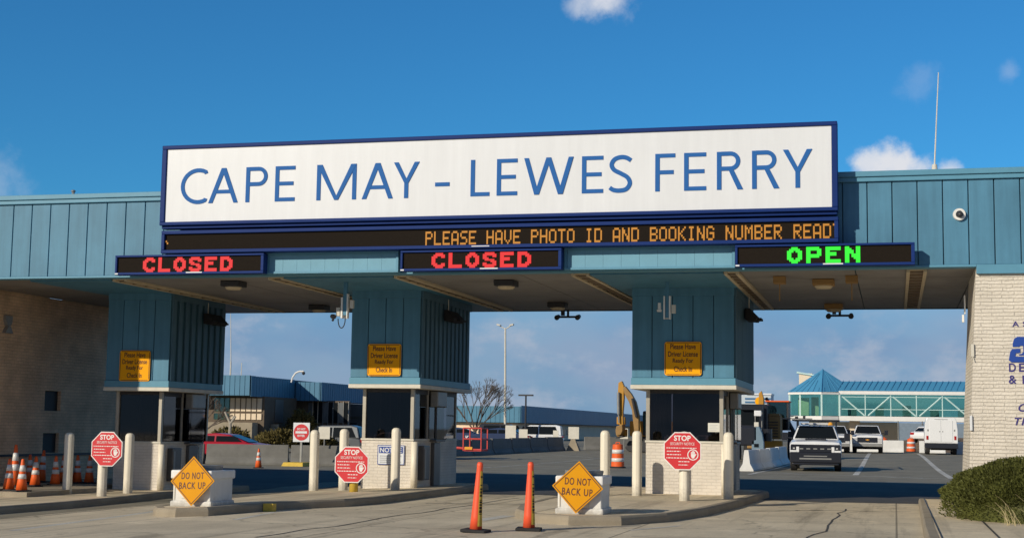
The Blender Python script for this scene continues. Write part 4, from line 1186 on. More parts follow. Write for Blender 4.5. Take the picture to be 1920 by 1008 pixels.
def stop_sign():
    t = thing('stop_sign', '', 'sign', (0, 0, 0), group='red security stop signs')
    H_ = .40
    mb = MB(); mb.prism(octo(0, 0, H_), 'y', 0, .012); mb.build('rim', SILV, t)
    mb = MB(); mb.prism(octo(0, 0, H_ - .022), 'y', -.004, -.0005); mb.build('face', RED, t)
    mb = MB(); text_into(mb, 'STOP', 0, -.005, .215, .36, .115, .003, bold=.03, center=True); text_into(mb, 'SECURITY NOTICE', 0, -.005, .125, .52, .058, .003, bold=.0, center=True)
    mb.build('lettering', SILV, t)
    mb = MB()
    rr = random.Random(3)
    for (x0, x1, z) in ((-.34, .30, .055), (-.33, -.04, -.015), (-.33, -.03, -.085), (-.34, .12, -.155), (-.08, .15, -.23), (-.08, .12, -.30)):
        x = x0
        while x < x1:
            w_ = rr.uniform(.02, .06); mb.box(x, min(x + w_, x1), -.0075, -.0045, z, z + .018); x += w_ + .014
    mb.build('fine_print', SILV, t)
    # open hand in a ring
    mb = MB()
    n = 28
    for i in range(n):
        a, b_ = 2 * math.pi * i / n, 2 * math.pi * (i + 1) / n
        cx, cz, r0, r1 = .225, -.075, .098, .118
        mb.hexa([(cx + r0 * math.cos(a), -.0045, cz + r0 * math.sin(a)), (cx + r1 * math.cos(a), -.0045, cz + r1 * math.sin(a)), (cx + r1 * math.cos(b_), -.0045, cz + r1 * math.sin(b_)), (cx + r0 * math.cos(b_), -.0045, cz + r0 * math.sin(b_)),
                 (cx + r0 * math.cos(a), -.008, cz + r0 * math.sin(a)), (cx + r1 * math.cos(a), -.008, cz + r1 * math.sin(a)), (cx + r1 * math.cos(b_), -.008, cz + r1 * math.sin(b_)), (cx + r0 * math.cos(b_), -.008, cz + r0 * math.sin(b_))])
    cx, cz = .225, -.075
    mb.prism([(cx - .042, cz + .01), (cx - .04, cz - .03), (cx - .02, cz - .075), (cx + .025, cz - .075), (cx + .042, cz - .04), (cx + .045, cz + .01)], 'y', -.008, -.0045)
    for k, hh in enumerate((.045, .065, .07, .055)):
        x = cx - .042 + k * .0222
        mb.prism([(x, cz + .0105), (x + .019, cz + .0105), (x + .018, cz + .0105 + hh), (x + .0095, cz + .018 + hh), (x + .001, cz + .0105 + hh)], 'y', -.008, -.0045)
    mb.prism([(cx + .0425, cz - .038), (cx + .075, cz + .012), (cx + .062, cz + .022), (cx + .0455, cz + .004)], 'y', -.008, -.0045)
    mb.build('hand_emblem', SILV, t)
    mb = MB(); mb.box(-.05, .05, .013, .05, -.2, .2); mb.build('clamp', DARK, t)
    return t


sp0 = stop_sign()
for i, (x_, y_, z_, lab) in enumerate(((-17.80, 31.13, 1.015, 'red stop sign on the cream bollard before the left booth'), (-12.13, 32.20, .75, 'red stop sign on the short yellow post before the middle booth'), (-4.39, 31.48, 1.205, 'red stop sign on the cream bollard before the right booth'))):
    o = sp0 if i == 0 else dup(sp0, (0, 0, 0), lab)
    o.location = (x_, y_, z_); o['label'] = lab
    if i == 1: o.scale = (1.03, 1, 1.03)


# ------------------------------------------------------------------ white blocks and diamond signs
def block():
    t = thing('white_block', '', 'box', (0, 0, 0), group='white blocks on the island noses')
    mb = MB(); mb.box(-.39, .39, 0, .85, .0, .53); mb.build('body', BLOCKW, t, bevel=.02)
    mb = MB(); mb.box(-.43, .43, -.035, .88, -.02, .10); mb.build('plinth', BLOCKW, t, bevel=.03)
    mb = MB(); mb.box(-.425, .425, -.045, .89, .50, .66); mb.build('cap', WHITE, t, bevel=.025)
    mb = MB(); mb.lathe([(.33, 0), (.345, .05), (.345, .085), (.30, .085)], (0, .45, .662), 24); mb.build('lid', GREY, t)
    mb = MB()
    for a in (-.36, .16): mb.box(a, a + .02, -.012, -.001, .12, .46)
    mb.box(-.2, .02, -.012, -.001, .14, .155); mb.build('moulding', OFFW, t)
    return t


def diamond():
    t = thing('diamond_sign', '', 'sign', (0, 0, 0), group='orange do not back up signs')
    q = .455
    mb = MB(); mb.prism([(0, -q), (q, 0), (0, q), (-q, 0)], 'y', 0, .008); mb.build('panel', ORSIGN, t, bevel=.002)
    mb = MB(); a, c = q - .030, q - .048
    P4 = lambda d: [(0, -d), (d, 0), (0, d), (-d, 0)]
    A, B = P4(a), P4(c)
    for i in range(4):
        j = (i + 1) % 4
        mb.hexa([(B[i][0], -.001, B[i][1]), (A[i][0], -.001, A[i][1]), (A[j][0], -.001, A[j][1]), (B[j][0], -.001, B[j][1]), (B[i][0], -.004, B[i][1]), (A[i][0], -.004, A[i][1]), (A[j][0], -.004, A[j][1]), (B[j][0], -.004, B[j][1])])
    mb.build('border', MAROON, t)
    mb = MB(); text_into(mb, 'DO NOT', 0, -.001, .035, .46, .125, .003, bold=.012, center=True, spacing=1.15); text_into(mb, 'BACK UP', 0, -.001, -.145, .54, .125, .003, bold=.012, center=True, spacing=1.15)
    mb.build('lettering', MAROON, t)
    return t


bl = block(); dm = diamond()
for i, (x_, y_, rz, lab, lab2) in enumerate(((-12.60, 25.15, -.05, 'white block with round grey lid on the left island nose', 'orange do not back up sign leaning on the left white block'), (-5.37, 25.55, .02, 'white block with round grey lid on the right island nose', 'orange do not back up sign leaning on the right white block'))):
    o = bl if i == 0 else dup(bl, (0, 0, 0), lab)
    o.location = (x_, y_, g(x_, y_) + HI - .006); o.rotation_euler = (0, 0, rz); o['label'] = lab
    d = dm if i == 0 else dup(dm, (0, 0, 0), lab2)
    d.location = (x_ + (.07 if i == 0 else -.01), y_ - .12, g(x_, y_) + HI + .47 * .985); d.rotation_euler = (R(-5), R(-1.5 if i == 0 else 2.5), rz); d['label'] = lab2
    if i == 0: d.scale = (1.0, 1, 1.0)


# ------------------------------------------------------------------ cones, markers, drums
def cone_proto(h=.74):
    t = thing('traffic_cone', '', 'cone', (0, 0, 0), group='orange cones by the left wall')
    k = h / .74
    mb = MB(); mb.box(-.18, .18, -.18, .18, 0, .035); mb.build('foot', RUB, t, bevel=.01)
    R_ = lambda z: .135 - (.135 - .032) * (z / (.74 * k))
    mb = MB(); mb.lathe([(R_(z * k), z * k) for z in (.036, .25, .5, .70)] + [(.03, .735 * k), (.018, .742 * k)], (0, 0, 0), 20); mb.build('cone', CONEO, t, smooth=True)
    for a, b_ in ((.46, .60), (.29, .40)):
        mb = MB(); mb.lathe([(R_(a * k) + .004, a * k), (R_(b_ * k) + .004, b_ * k)], (0, 0, 0), 20); mb.build('reflective_band', REFL, t, smooth=True)
    return t


cp = cone_proto(.74)
cone_spots = [(-20.03, 30.66, 'sunlit orange cone, leftmost in the group by the tan wall'), (-19.52, 30.4, 'sunlit orange cone, second from the left in front by the tan wall'),
              (-20.95, 32.3, 'tall dark stacked cone behind the two front cones at far left'),
              (-22.1, 34.75, 'shaded orange cone left of the bright leaning pair by the tan wall'), (-20.82, 33.0, 'bright orange cone in the middle of the group by the tan wall'),
              (-22.1, 35.3, 'shaded cone half hidden behind the bright middle cone'), (-20.75, 33.8, 'dim shaded cone right of the bright middle cone'),
              (-21.4, 35.25, 'faint shaded cone left of the last tall pair of cones'), (-21.15, 35.1, 'red-looking shaded cone left of the shaded bollard'),
              (-21.05, 35.35, 'cone half hidden by the shaded cream bollard'), (-20.75, 35.45, 'dark cone between the shaded bollard and the leftmost stop sign')]
for i, (x_, y_, lab) in enumerate(cone_spots):
    o = cp if i == 0 else dup(cp, (0, 0, 0), lab)
    o.location = (x_, y_, .02); o['label'] = lab; o.rotation_euler = (R(3) if i == 4 else 0, R(-5) if i == 5 else 0, i * .9)
    if i == 2: o.scale = (1.05, 1.05, 1.40)
    if i == 5: o.scale = (1, 1, 1.15)
    if i == 8: o.scale = (1.05, 1.05, 1.03)
o = dup(cp, (-23.6, 52.6, g(-23.6, 52.6)), 'single orange cone in the far lane before the grey barriers', .3, group='single cones in the yard')

mk = None
for i, (x_, y_, lab) in enumerate(((-6.36, 22.42, 'tall thin orange channel marker on the concrete, left of the pair'), (-5.69, 23.17, 'tall thin orange channel marker, nearer the right white block'))):
    if mk is None:
        mk = thing('channel_marker', '', 'marker', (0, 0, 0), group='tall orange channel markers')
        mb = MB(); mb.box(-.20, .20, -.20, .20, 0, .05); mb.build('foot', RUB, mk, bevel=.015)
        mb = MB(); mb.lathe([(.098, .051), (.086, .25), (.055, .85), (.047, 1.00), (.049, 1.02), (.049, 1.055), (.035, 1.085), (.01, 1.09)], (0, 0, 0), 24); mb.build('cone', MARKO, mk, smooth=True)
        mb = MB()
        rr = random.Random(5)
        for z0 in [z * .05 + .1 for z in range(17)]:
            r0 = .099 - z0 * .0515 + .003; r1 = .099 - (z0 + .05) * .0515 + .003
            for a in range(3):
                a0, a1 = R(-62 + a * 20), R(-62 + a * 20 + 20)
                mb.quad((r0 * math.cos(a0), r0 * math.sin(a0), z0), (r0 * math.cos(a1), r0 * math.sin(a1), z0), (r1 * math.cos(a1), r1 * math.sin(a1), z0 + .05), (r1 * math.cos(a0), r1 * math.sin(a0), z0 + .05))
        mb.build('label_strip', YEL, mk)
        mb = MB()
        z0 = .14
        while z0 < .90:
            hh = rr.uniform(.012, .045)
            if rr.random() < .72:
                r0 = .099 - z0 * .0515 + .006; r1 = .099 - (z0 + hh) * .0515 + .006
                for a in range(2):
                    a0, a1 = R(-52 + a * 18), R(-52 + a * 18 + 18)
                    mb.quad((r0 * math.cos(a0), r0 * math.sin(a0), z0), (r0 * math.cos(a1), r0 * math.sin(a1), z0), (r1 * math.cos(a1), r1 * math.sin(a1), z0 + hh), (r1 * math.cos(a0), r1 * math.sin(a0), z0 + hh))
            z0 += hh + .012
        mb.build('label_print', INK, mk)
        o = mk
    else:
        o = dup(mk, (0, 0, 0), lab)
    o.location = (x_, y_, g(x_, y_) + .004); o['label'] = lab; o.rotation_euler = (0, R(3.0 if i == 0 else 1.0), i * .15)


def drum(s=1.0):
    t = thing('traffic_drum', '', 'drum', (0, 0, 0), group='orange and white traffic drums')
    mb = MB(); mb.lathe([(.36, 0), (.36, .05), (.30, .07)], (0, 0, 0), 24); mb.build('foot', RUB, t)
    prof = [(.29, .071), (.285, .25), (.275, .255), (.27, .45), (.262, .455), (.255, .65), (.245, .655), (.24, .85), (.232, .86), (.22, 1.0), (.14, 1.03)]
    mb = MB(); mb.lathe(prof, (0, 0, 0), 28); mb.rod((-.08, 0, 1.03), (-.08, 0, 1.1), .02, .02, 8); mb.rod((.08, 0, 1.03), (.08, 0, 1.1), .02, .02, 8); mb.rod((-.08, 0, 1.1), (.08, 0, 1.1), .02, .02, 8); mb.build('barrel', CONEO, t)
    for a, b_ in ((.27, .44), (.62, .79)):
        rad = lambda z: .29 - .055 * z + .004
        mb = MB(); mb.lathe([(rad(a), a), (rad(b_), b_)], (0, 0, 0), 28); mb.build('reflective_band', REFL, t, smooth=True)
    return t


dr = drum()
dr.location = (-11.83, 64.4, 0); dr.scale = (1.0, 1.0, 1.02); dr['label'] = 'orange and white drum standing below the excavator'
o = dup(dr, (1.2, 122.0, .3), 'orange and white drum between the white far barriers'); o.scale = (1.25, 1.25, 1.05)
o = dup(dr, (-.95, 123.2, .5), 'orange drum top peeping over the white far barrier'); o.scale = (1.4, 1.4, .85)


# ------------------------------------------------------------------ barriers
def jersey(length, m, h=.82):
    mb = MB(); mb.prism([(-.30, 0), (.30, 0), (.30, .08), (.16, .32), (.09, h), (-.09, h), (-.16, .32), (-.30, .08)], 'x', -length / 2, length / 2)
    return mb.build('jersey_barrier', m, bevel=.015)


def place_run(proto, p0, p1, n, labels, grp, h=1.0):
    p0 = Vector(p0); p1 = Vector(p1); d = p1 - p0
    for i in range(n):
        c = p0.lerp(p1, (i + .5) / n)
        o = proto if (i == 0 and proto.name not in USED) else proto.copy()
        if o is not proto: C.objects.link(o)
        USED.add(proto.name)
        o.location = (c.x, c.y, g(c.x, c.y) - .01)
        o.rotation_euler = (0, 0, math.atan2(d.y, d.x))
        tag(o, labels[i] if i < len(labels) else labels[-1], 'barrier', grp)


USED = set()
jb = jersey(3.4, CONC, .84)
GB_ = 'grey concrete barriers in the yard'
place_run(jb, (-31.3, 55.9), (-21.2, 58.9), 3, ['grey concrete barrier right of the left booth, below the red car', 'grey concrete barrier behind the lone orange cone', 'grey concrete barrier behind the do not enter sign'], GB_)
jb2 = jersey(3.05, CONC, .92)
labs = ['grey barrier in the row behind the red lift basket, nearest the middle booth', 'second grey barrier of the receding row right of the middle booth', 'third grey barrier of the receding row right of the middle booth',
        'fourth grey barrier of the receding row, below the two small signs', 'fifth grey barrier of the receding row, left of the white van', 'last grey barrier of the receding row before the grey square sign']
place_run(jb2, (-24.1, 78.9), (-21.8, 97.8), 6, labs, GB_)
jb3 = jersey(4.2, CONC, .92)
place_run(jb3, (-20.6, 101.5), (-14.6, 104.5), 2, ['dark grey barrier right of the grey square sign', 'dark grey barrier below the excavator bucket'], GB_)
jb4 = jersey(3.9, CONC, .84)
place_run(jb4, (-22.6, 59.6), (-19.0, 61.2), 1, ['grey barrier seen between the bollards left of the middle booth'], GB_)
wbar = jersey(3.7, CONCW, .90)
place_run(wbar, (-6.15, 63.6), (-5.62, 79), 4, ['white barrier nearest the right booth, its end face sunlit', 'second white barrier beside the dark truck', 'third white barrier beside the dark truck', 'fourth white barrier beside the dark truck, nearest the yellow loader'], 'white barriers along the right lane')
wfar = jersey(2.7, CONCW, .92)
place_run(wfar, (-6.7, 120.1), (-3.9, 120.1), 1, ['white far barrier left of the second white pickup'], 'white barriers across the far end')
for xa, lab in ((-2.4, 'white far barrier hidden below the second pickup'), (.15, 'white far barrier right of the second white pickup'), (2.75, 'white far barrier left of the white utility van'), (5.6, 'white far barrier right of the white utility van')):
    o = wfar.copy(); C.objects.link(o); yy = 119.5 if xa < 2 else (119.0 if xa < 4 else 112.5)
    o.location = ({2.75: 2.75, .15: -.35}.get(xa, xa), yy, g(xa, yy)); o.scale = (.72 if xa in (.15, 2.75) else 1, 1, 1); tag(o, lab, 'barrier', 'white barriers across the far end')

# ------------------------------------------------------------------ do not enter sign
dn = thing('do_not_enter_sign', 'square white sign with red do not enter disc on a yellow foot', 'sign', (-23.45, 57.0, 0))
mb = MB(); mb.box(-23.86, -23.14, 56.5, 56.515, .98, 1.76); mb.build('panel', SIGNW, dn, bevel=.004)
mb = MB(); mb.rod((-23.5, 56.499, 1.37), (-23.5, 56.490, 1.37), .33, .33, 36); mb.build('disc', RED, dn)
mb = MB(); mb.box(-23.75, -23.25, 56.482, 56.488, 1.325, 1.415); text_into(mb, 'DO NOT', -23.5, 56.488, 1.46, .36, .085, .004, bold=.03, center=True); text_into(mb, 'ENTER', -23.5, 56.488, 1.19, .32, .085, .004, bold=.03, center=True); mb.build('lettering', SIGNW, dn)
mb = MB(); mb.box(-23.55, -23.47, 56.52, 56.58, .1, 1.7); mb.build('post', GREY, dn)
mb = MB(); mb.hexa([(-24.05, 55.8, 0), (-23.1, 55.8, 0), (-23.1, 56.9, 0), (-24.05, 56.9, 0), (-24.0, 55.9, .16), (-23.15, 55.9, .16), (-23.15, 56.8, .16), (-24.0, 56.8, .16)]); mb.build('foot', YEL, dn, bevel=.02)
mb = MB(); mb.box(-23.35, -22.85, 58.0, 58.02, 1.1, 1.6)
bs = thing('sign_back', 'pale grey blank sign back behind the do not enter sign', 'sign', (-23.1, 58, .8)); mb.build('panel', OFFW, bs)
mb = MB(); mb.rod((-23.1, 58.04, .82), (-23.1, 58.04, 1.5), .03, .03, 8); mb.build('post', GREY, bs)
for (x_, y_, z0, z1, w_, lab) in ((-25.7, 99, 1.0, 1.9, .75, 'grey parking sign left of the pair above the receding barriers'), (-24.3, 97.0, .9, 1.65, .6, 'smaller parking sign right of the pair above the receding barriers'), (-20.95, 97.6, 1.05, 1.85, .72, 'square grey sign on a concrete stand at the barrier end'), (-17.95, 100, 1.1, 1.8, .55, 'small pale sign left of the excavator bucket'), (-25.0, 110, .95, 1.6, .42, 'narrow white sign before the low tan building')):
    t = thing('small_sign', lab, 'sign', (x_, y_, g(x_, y_)))
    mb = MB(); mb.box(x_ - w_ / 2, x_ + w_ / 2, y_, y_ + .02, z0, z1); mb.build('panel', OFFW, t)
    mb = MB(); mb.rod((x_, y_ + .05, g(x_, y_) - .02), (x_, y_ + .05, z1 - .1), .035, .035, 8); mb.build('post', GREY, t)
    if 'stand' in lab:
        mb = MB(); mb.hexa([(x_ - .45, y_ - .3, .25), (x_ + .45, y_ - .3, .25), (x_ + .45, y_ + .3, .25), (x_ - .45, y_ + .3, .25), (x_ - .13, y_ - .2, 1.04), (x_ + .13, y_ - .2, 1.04), (x_ + .13, y_ + .012, 1.04), (x_ - .13, y_ + .012, 1.04)]); mb.build('stand', KERB, t)


# ------------------------------------------------------------------ vehicles
def wheel(t, x, y, r_, w_=.24, m=RUB):
    mb = MB(); mb.rod((x - w_ / 2, y, r_), (x + w_ / 2, y, r_), r_, r_, 22); wh = mb.build('wheel', RUB, t, bevel=.03)
    mb = MB(); mb.rod((x - w_ / 2 - .012, y, r_), (x + w_ / 2 + .012, y, r_), r_ * .58, r_ * .58, 16); mb.build('rim', GREY, wh)


def pickup(name, label, loc, rz, style):
    """front faces -Y at y=0"""
    t = thing(name, label, 'pickup truck', loc, 0)
    ORI[t.name] = Vector((0, 0, 0)); t.rotation_euler = (0, 0, rz)
    hw = 1.02
    # body: nose, bonnet, doors and bed
    mb = MB()
    sec = [(.16, .52, 1.06, .93), (.02, .62, 1.16, .98), (.10, .60, 1.235, 1.0), (.9, .52, 1.30, 1.02), (1.5, .50, 1.34, 1.02), (3.6, .50, 1.36, 1.02), (5.9, .55, 1.36, 1.0)]
    sec = [(.0, .62, 1.13, .96)] + sec[2:]
    rings = []
    for (y, z0, z1, w_) in sec:
        rings.append([mb.b.verts.new(p_) for p_ in ((-w_ * .97, y, z0), (-w_, y, z0 + .12), (-w_, y, z1 - .14), (-w_ * .93, y, z1 - .03), (-w_ * .75, y, z1), (0, y, z1 + .025), (w_ * .75, y, z1), (w_ * .93, y, z1 - .03), (w_, y, z1 - .14), (w_, y, z0 + .12), (w_ * .97, y, z0))])
    for a, b_ in zip(rings, rings[1:]):
        for i in range(len(a)): mb.b.faces.new((a[i], a[(i + 1) % len(a)], b_[(i + 1) % len(a)], b_[i]))
    mb.b.faces.new(rings[0][::-1]); mb.b.faces.new(rings[-1])
    body = mb.build('body', CWHITE, t, bevel=.02)
    # cab
    mb = MB()
    mb.hexa([(-.93, 1.55, 1.33), (.93, 1.55, 1.33), (.93, 3.75, 1.33), (-.93, 3.75, 1.33), (-.72, 2.25, 1.93), (.72, 2.25, 1.93), (.74, 3.45, 1.95), (-.74, 3.45, 1.95)])
    mb.build('cab', CWHITE, t, bevel=.06)
    mb = MB(); mb.quad((-.845, 1.585, 1.37), (.845, 1.585, 1.37), (.665, 2.205, 1.90), (-.665, 2.205, 1.90)); mb.build('windscreen', CARGL, t)
    for s in (-1, 1):
        mb = MB(); mb.quad((.925 * s, 1.85, 1.42), (.925 * s, 3.5, 1.42), (.78 * s, 3.35, 1.87), (.78 * s, 2.3, 1.87)); mb.build('side_window', CARGL, t)
    # front end
    if style == 1:
        mb = MB(); mb.box(-.80, .80, -.03, .05, .80, 1.12); mb.box(-.955, .955, -.022, .06, 1.03, 1.125)
        gr = mb.build('grille', CDARK, t, bevel=.02)
        mb = MB()
        for k in range(5): mb.box(-.62 + k * .27, -.47 + k * .27, -.04, -.031, .92, .97)
        mb.box(.60, .72, -.04, -.031, .95, .99)
        mb.build('grille_bar', GREY, gr)
        mb = MB(); mb.box(-1.0, 1.0, -.10, .12, .36, .80); mb.box(-.9, .9, -.06, .1, .26, .36); mb.build('bumper', CDARK, t, bevel=.04)
        mb = MB(); mb.box(-.62, .62, -.108, -.101, .50, .56); mb.box(-.45, .45, -.108, -.101, .62, .66); mb.build('bumper_slot', GREY, t)
        for s in (-1, 1):
            mb = MB(); x0, x1 = (.60, .99); 
            mb.box(min(s * .63, s * .74), max(s * .63, s * .74), -.055, -.0, .80, 1.03); mb.box(min(s * .742, s * .99), max(s * .742, s * .99), -.055, -.0, .80, .88)
            mb.build('headlight_surround', CWHITE, t, bevel=.015)
            mb = MB(); mb.box(min(s * .745, s * .965), max(s * .745, s * .965), -.05, .0, .885, 1.10); hl = mb.build('headlight', CDARK, t, bevel=.01)
            mb = MB(); mb.box(min(s * .80, s * .87), max(s * .80, s * .87), -.062, -.051, .93, .99); mb.build('lamp', LAMPG, hl)
        mb = MB(); mb.box(-.42, .42, .62, 1.15, 1.30, 1.365); mb.build('bonnet_scoop', CDARK, t, bevel=.03)
    else:
        mb = MB(); mb.box(-.66, .66, -.03, .05, .74, 1.10)
        gr = mb.build('grille', CDARK, t, bevel=.02)
        mb = MB(); mb.box(-.12, .12, -.05, -.031, .915, .955); mb.box(-.045, .045, -.052, -.031, .895, .975); mb.build('grille_bar', AMBER, gr)
        mb = MB(); mb.box(-.98, .98, -.12, .12, .45, .70); mb.build('bumper', GREY, t, bevel=.04)
        for s in (-1, 1):
            mb = MB(); mb.box(min(s * .68, s * .95), max(s * .68, s * .95), -.03, .03, .76, .90); mb.box(min(s * .68, s * .95), max(s * .68, s * .95), -.03, .03, .93, 1.06); mb.build('headlight', LAMPG if s < 0 else LAMPG, t, bevel=.01)
    for s in (-1, 1):
        mb = MB(); mb.box(min(s * 1.12, s * 1.36), max(s * 1.12, s * 1.36), 1.72, 1.84, 1.28, 1.62); mb.box(min(s * .93, s * 1.13), max(s * .93, s * 1.13), 1.75, 1.8, 1.36, 1.42); mb.build('mirror', CDARK, t, bevel=.02)
    for s in (-1, 1):
        for y in (1.0, 4.7): wheel(t, s * .86, y, .40, .26)
    mb = MB(); mb.box(-.9, .9, .4, 5.6, .28, .5); mb.build('chassis', RUB, t)
    if style == 1:
        mb = MB()
        for s in (-1, 1):
            mb.rod((s * .80, 3.9, 1.3), (s * .80, 3.9, 2.16), .03, .03, 6); mb.rod((s * .80, 5.7, 1.3), (s * .80, 5.7, 2.16), .03, .03, 6); mb.rod((s * .80, 1.6, 2.16), (s * .80, 5.8, 2.16), .03, .03, 6)
        for y in (1.7, 2.9, 3.9, 5.7): mb.rod((-.95, y, 2.16), (.95, y, 2.16), .03, .03, 6)
        mb.build('ladder_rack', CDARK, t)
        mb = MB(); mb.box(-.62, .62, 2.5, 2.75, 1.97, 2.06); mb.build('light_bar', LAMPG, t, bevel=.02)
        mb = MB(); mb.lathe([(.10, 0), (.10, .06), (.06, .12), (.01, .13)], (.58, 2.35, 1.96), 12); mb.build('beacon', AMBER, t)
    return t


pk = pickup('pickup_truck', 'white pickup with black grille and roof rack waiting in the right lane', (-3.38, 65.9, 0), R(2), 1)
pk.scale = (1.10, 1, 1.03)
# carried on the rack
t = thing('ladder', 'dark ladder lying on the roof rack of the near white pickup', 'ladder', (-4.1, 67.6, 2.2))
mb = MB()
mb.box(-4.95, -3.6, 67.3, 67.36, 2.265, 2.305); mb.box(-4.95, -3.6, 67.75, 67.81, 2.265, 2.305)
for k in range(6): mb.box(-4.8 + k * .22, -4.77 + k * .22, 67.36, 67.75, 2.275, 2.295)
mb.build('rails', CDARK, t)
mb = MB(); mb.box(-4.0, -3.9, 67.5, 67.78, 2.30, 2.42); mb.box(-4.35, -4.22, 67.5, 67.78, 2.30, 2.39); mb.build('clamp', DARK, t)
pickup('pickup_truck', 'second white pickup with chrome bumper facing us in the far right lane', (-1.95, 110, .3), R(1), 2).scale = (1.08, 1, 1.03)
pickup('pickup_truck', 'third white pickup mostly hidden behind the near pickup', (-4.1, 108, .3), R(4), 2)

# white utility van seen from behind
uv = thing('utility_van', 'tall white utility van seen from behind in the far right lane', 'van', (3.15, 109.3, .3))
ORI[uv.name] = Vector((0, 0, 0))
mb = MB(); mb.prism([(-1.13, .80), (1.13, .80), (1.13, 1.75), (1.04, 2.45), (.94, 2.60), (-.94, 2.60), (-1.04, 2.45), (-1.13, 1.75)], 'y', 0, 3.2); mb.build('body', CWHITE, uv, bevel=.04)
mb = MB(); mb.hexa([(-1.0, 3.2, .6), (1.0, 3.2, .6), (1.0, 5.9, .6), (-1.0, 5.9, .6), (-.85, 3.2, 1.95), (.85, 3.2, 1.95), (.95, 5.6, 1.3), (-.95, 5.6, 1.3)]); mb.build('cab', CWHITE, uv, bevel=.05)
for s in (-1, 1):
    mb = MB(); mb.box(min(s * .012, s * .78), max(s * .012, s * .78), -.03, -.002, .90, 2.42); dd = mb.build('rear_door', CWHITE, uv, bevel=.012)
    mb = MB(); mb.box(s * .10 - .03, s * .10 + .03, -.05, -.031, 1.60, 1.65); mb.build('handle', DARK, dd)
    mb = MB(); mb.box(min(s * .88, s * 1.02), max(s * .88, s * 1.02), -.03, .02, 1.05, 1.32); mb.build('tail_lamp', TAIL, uv)
    mb = MB(); mb.box(min(s * .86, s * .95), max(s * .86, s * .95), -.02, .02, 1.65, 1.78); mb.build('marker_lamp', GREY, uv)
    for y in (1.0, 4.8): wheel(uv, s * .92, y, .40, .28)
mb = MB(); mb.box(-1.12, 1.12, -.18, .14, .44, .78); mb.build('bumper', CDARK, uv, bevel=.03)
mb = MB(); mb.box(-.7, .7, .1, 5.5, .32, .60); mb.build('chassis', RUB, uv)
mb = MB(); mb.box(-.45, .45, -.02, .02, 2.47, 2.5); mb.build('roof_lip', GREY, uv)


def car(label, loc, rz, m, kind, grp):
    """length along local X, nose at +X"""
    t = thing('parked_car', label, 'car', loc, 0, grp); ORI[t.name] = Vector((0, 0, 0)); t.rotation_euler = (0, 0, rz)
    hh = {'sedan': 1.43, 'suv': 1.72, 'van': 1.80}[kind]
    low = [(-2.25, .35), (-2.3, .62), (-2.22, .92), (-1.7, .98), (1.1, .98), (2.05, .84), (2.28, .62), (2.25, .35)]
    mb = MB(); mb.prism(low, 'y', -.90, .90); mb.build('body', m, t, bevel=.09)
    if kind == 'sedan': top = [(-1.75, .95), (-1.05, 1.38), (-.3, hh), (.35, 1.36), (1.25, .95)]
    elif kind == 'suv': top = [(-2.18, .95), (-2.0, 1.62), (-1.6, hh), (.2, hh - .03), (.45, 1.62), (1.25, .95)]
    else: top = [(-2.18, .95), (-2.08, 1.70), (-1.7, hh), (.5, hh - .04), (.8, 1.62), (1.75, .95)]
    n = len(top)
    mb = MB()
    A = [mb.b.verts.new((x, -.88 + (z - .95) * .26, z)) for x, z in top]; B = [mb.b.verts.new((x, .88 - (z - .95) * .26, z)) for x, z in top]
    mb.b.faces.new(A[::-1]); mb.b.faces.new(B)
    for i in range(n): mb.b.faces.new((A[i], A[(i + 1) % n], B[(i + 1) % n], B[i]))
    mb.build('cabin', m, t, bevel=.05)
    x0 = top[0][0] + .22; x1 = top[-1][0] - .28
    for s in (-1, 1):
        for a, b_ in ((x0, (x0 + x1) / 2 - .05), ((x0 + x1) / 2 + .03, x1)):
            mb = MB(); zt = hh - .14; sh = .30
            lt = a + (sh if a == x0 else 0); rt = b_ - (sh * 1.3 if b_ == x1 else 0)
            mb.quad((a, s * .882, 1.01), (b_, s * .882, 1.01), (rt, s * (.886 - (zt - .95) * .26), zt), (lt, s * (.886 - (zt - .95) * .26), zt)); mb.build('side_window', CARGL, t)
    (xa, za), (xb, zb_) = top[-1], top[-2]
    mb = MB(); mb.quad((xa - .04, -.78, za + .04), (xa - .04, .78, za + .04), (xb + .03, .66, zb_ - .03), (xb + .03, -.66, zb_ - .03))
    for v in mb.b.verts: v.co.x += .02; v.co.z += .012
    mb.build('windscreen', CARGL, t)
    (xa, za), (xb, zb_) = top[0], top[1]
    mb = MB(); mb.quad((xa, -.74, za + .06), (xa, .74, za + .06), (xb, .64, zb_ - .05), (xb, -.64, zb_ - .05))
    for v in mb.b.verts: v.co.x -= .025; v.co.z += .012
    mb.build('rear_window', CARGL, t)
    for s in (-1, 1):
        mb = MB(); mb.box(2.16, 2.28, s * .62 - .18, s * .62 + .18, .64, .80); mb.build('headlight', LAMPG, t)
        mb = MB(); mb.box(-2.315, -2.2, s * .68 - .16, s * .68 + .16, .70, .88); mb.build('tail_lamp', TAIL, t)
        for x in (-1.38, 1.42): 
            mb = MB(); mb.rod((x, s * .92 - .1, .33), (x, s * .92 + .02 * s + (.0 if s > 0 else .0), .33), .33, .33, 20); wh = mb.build('wheel', RUB, t)
            mb = MB(); mb.rod((x, s * .93 - .05, .33), (x, s * .96, .33), .2, .2, 14); mb.build('rim', GREY, wh)
    return t


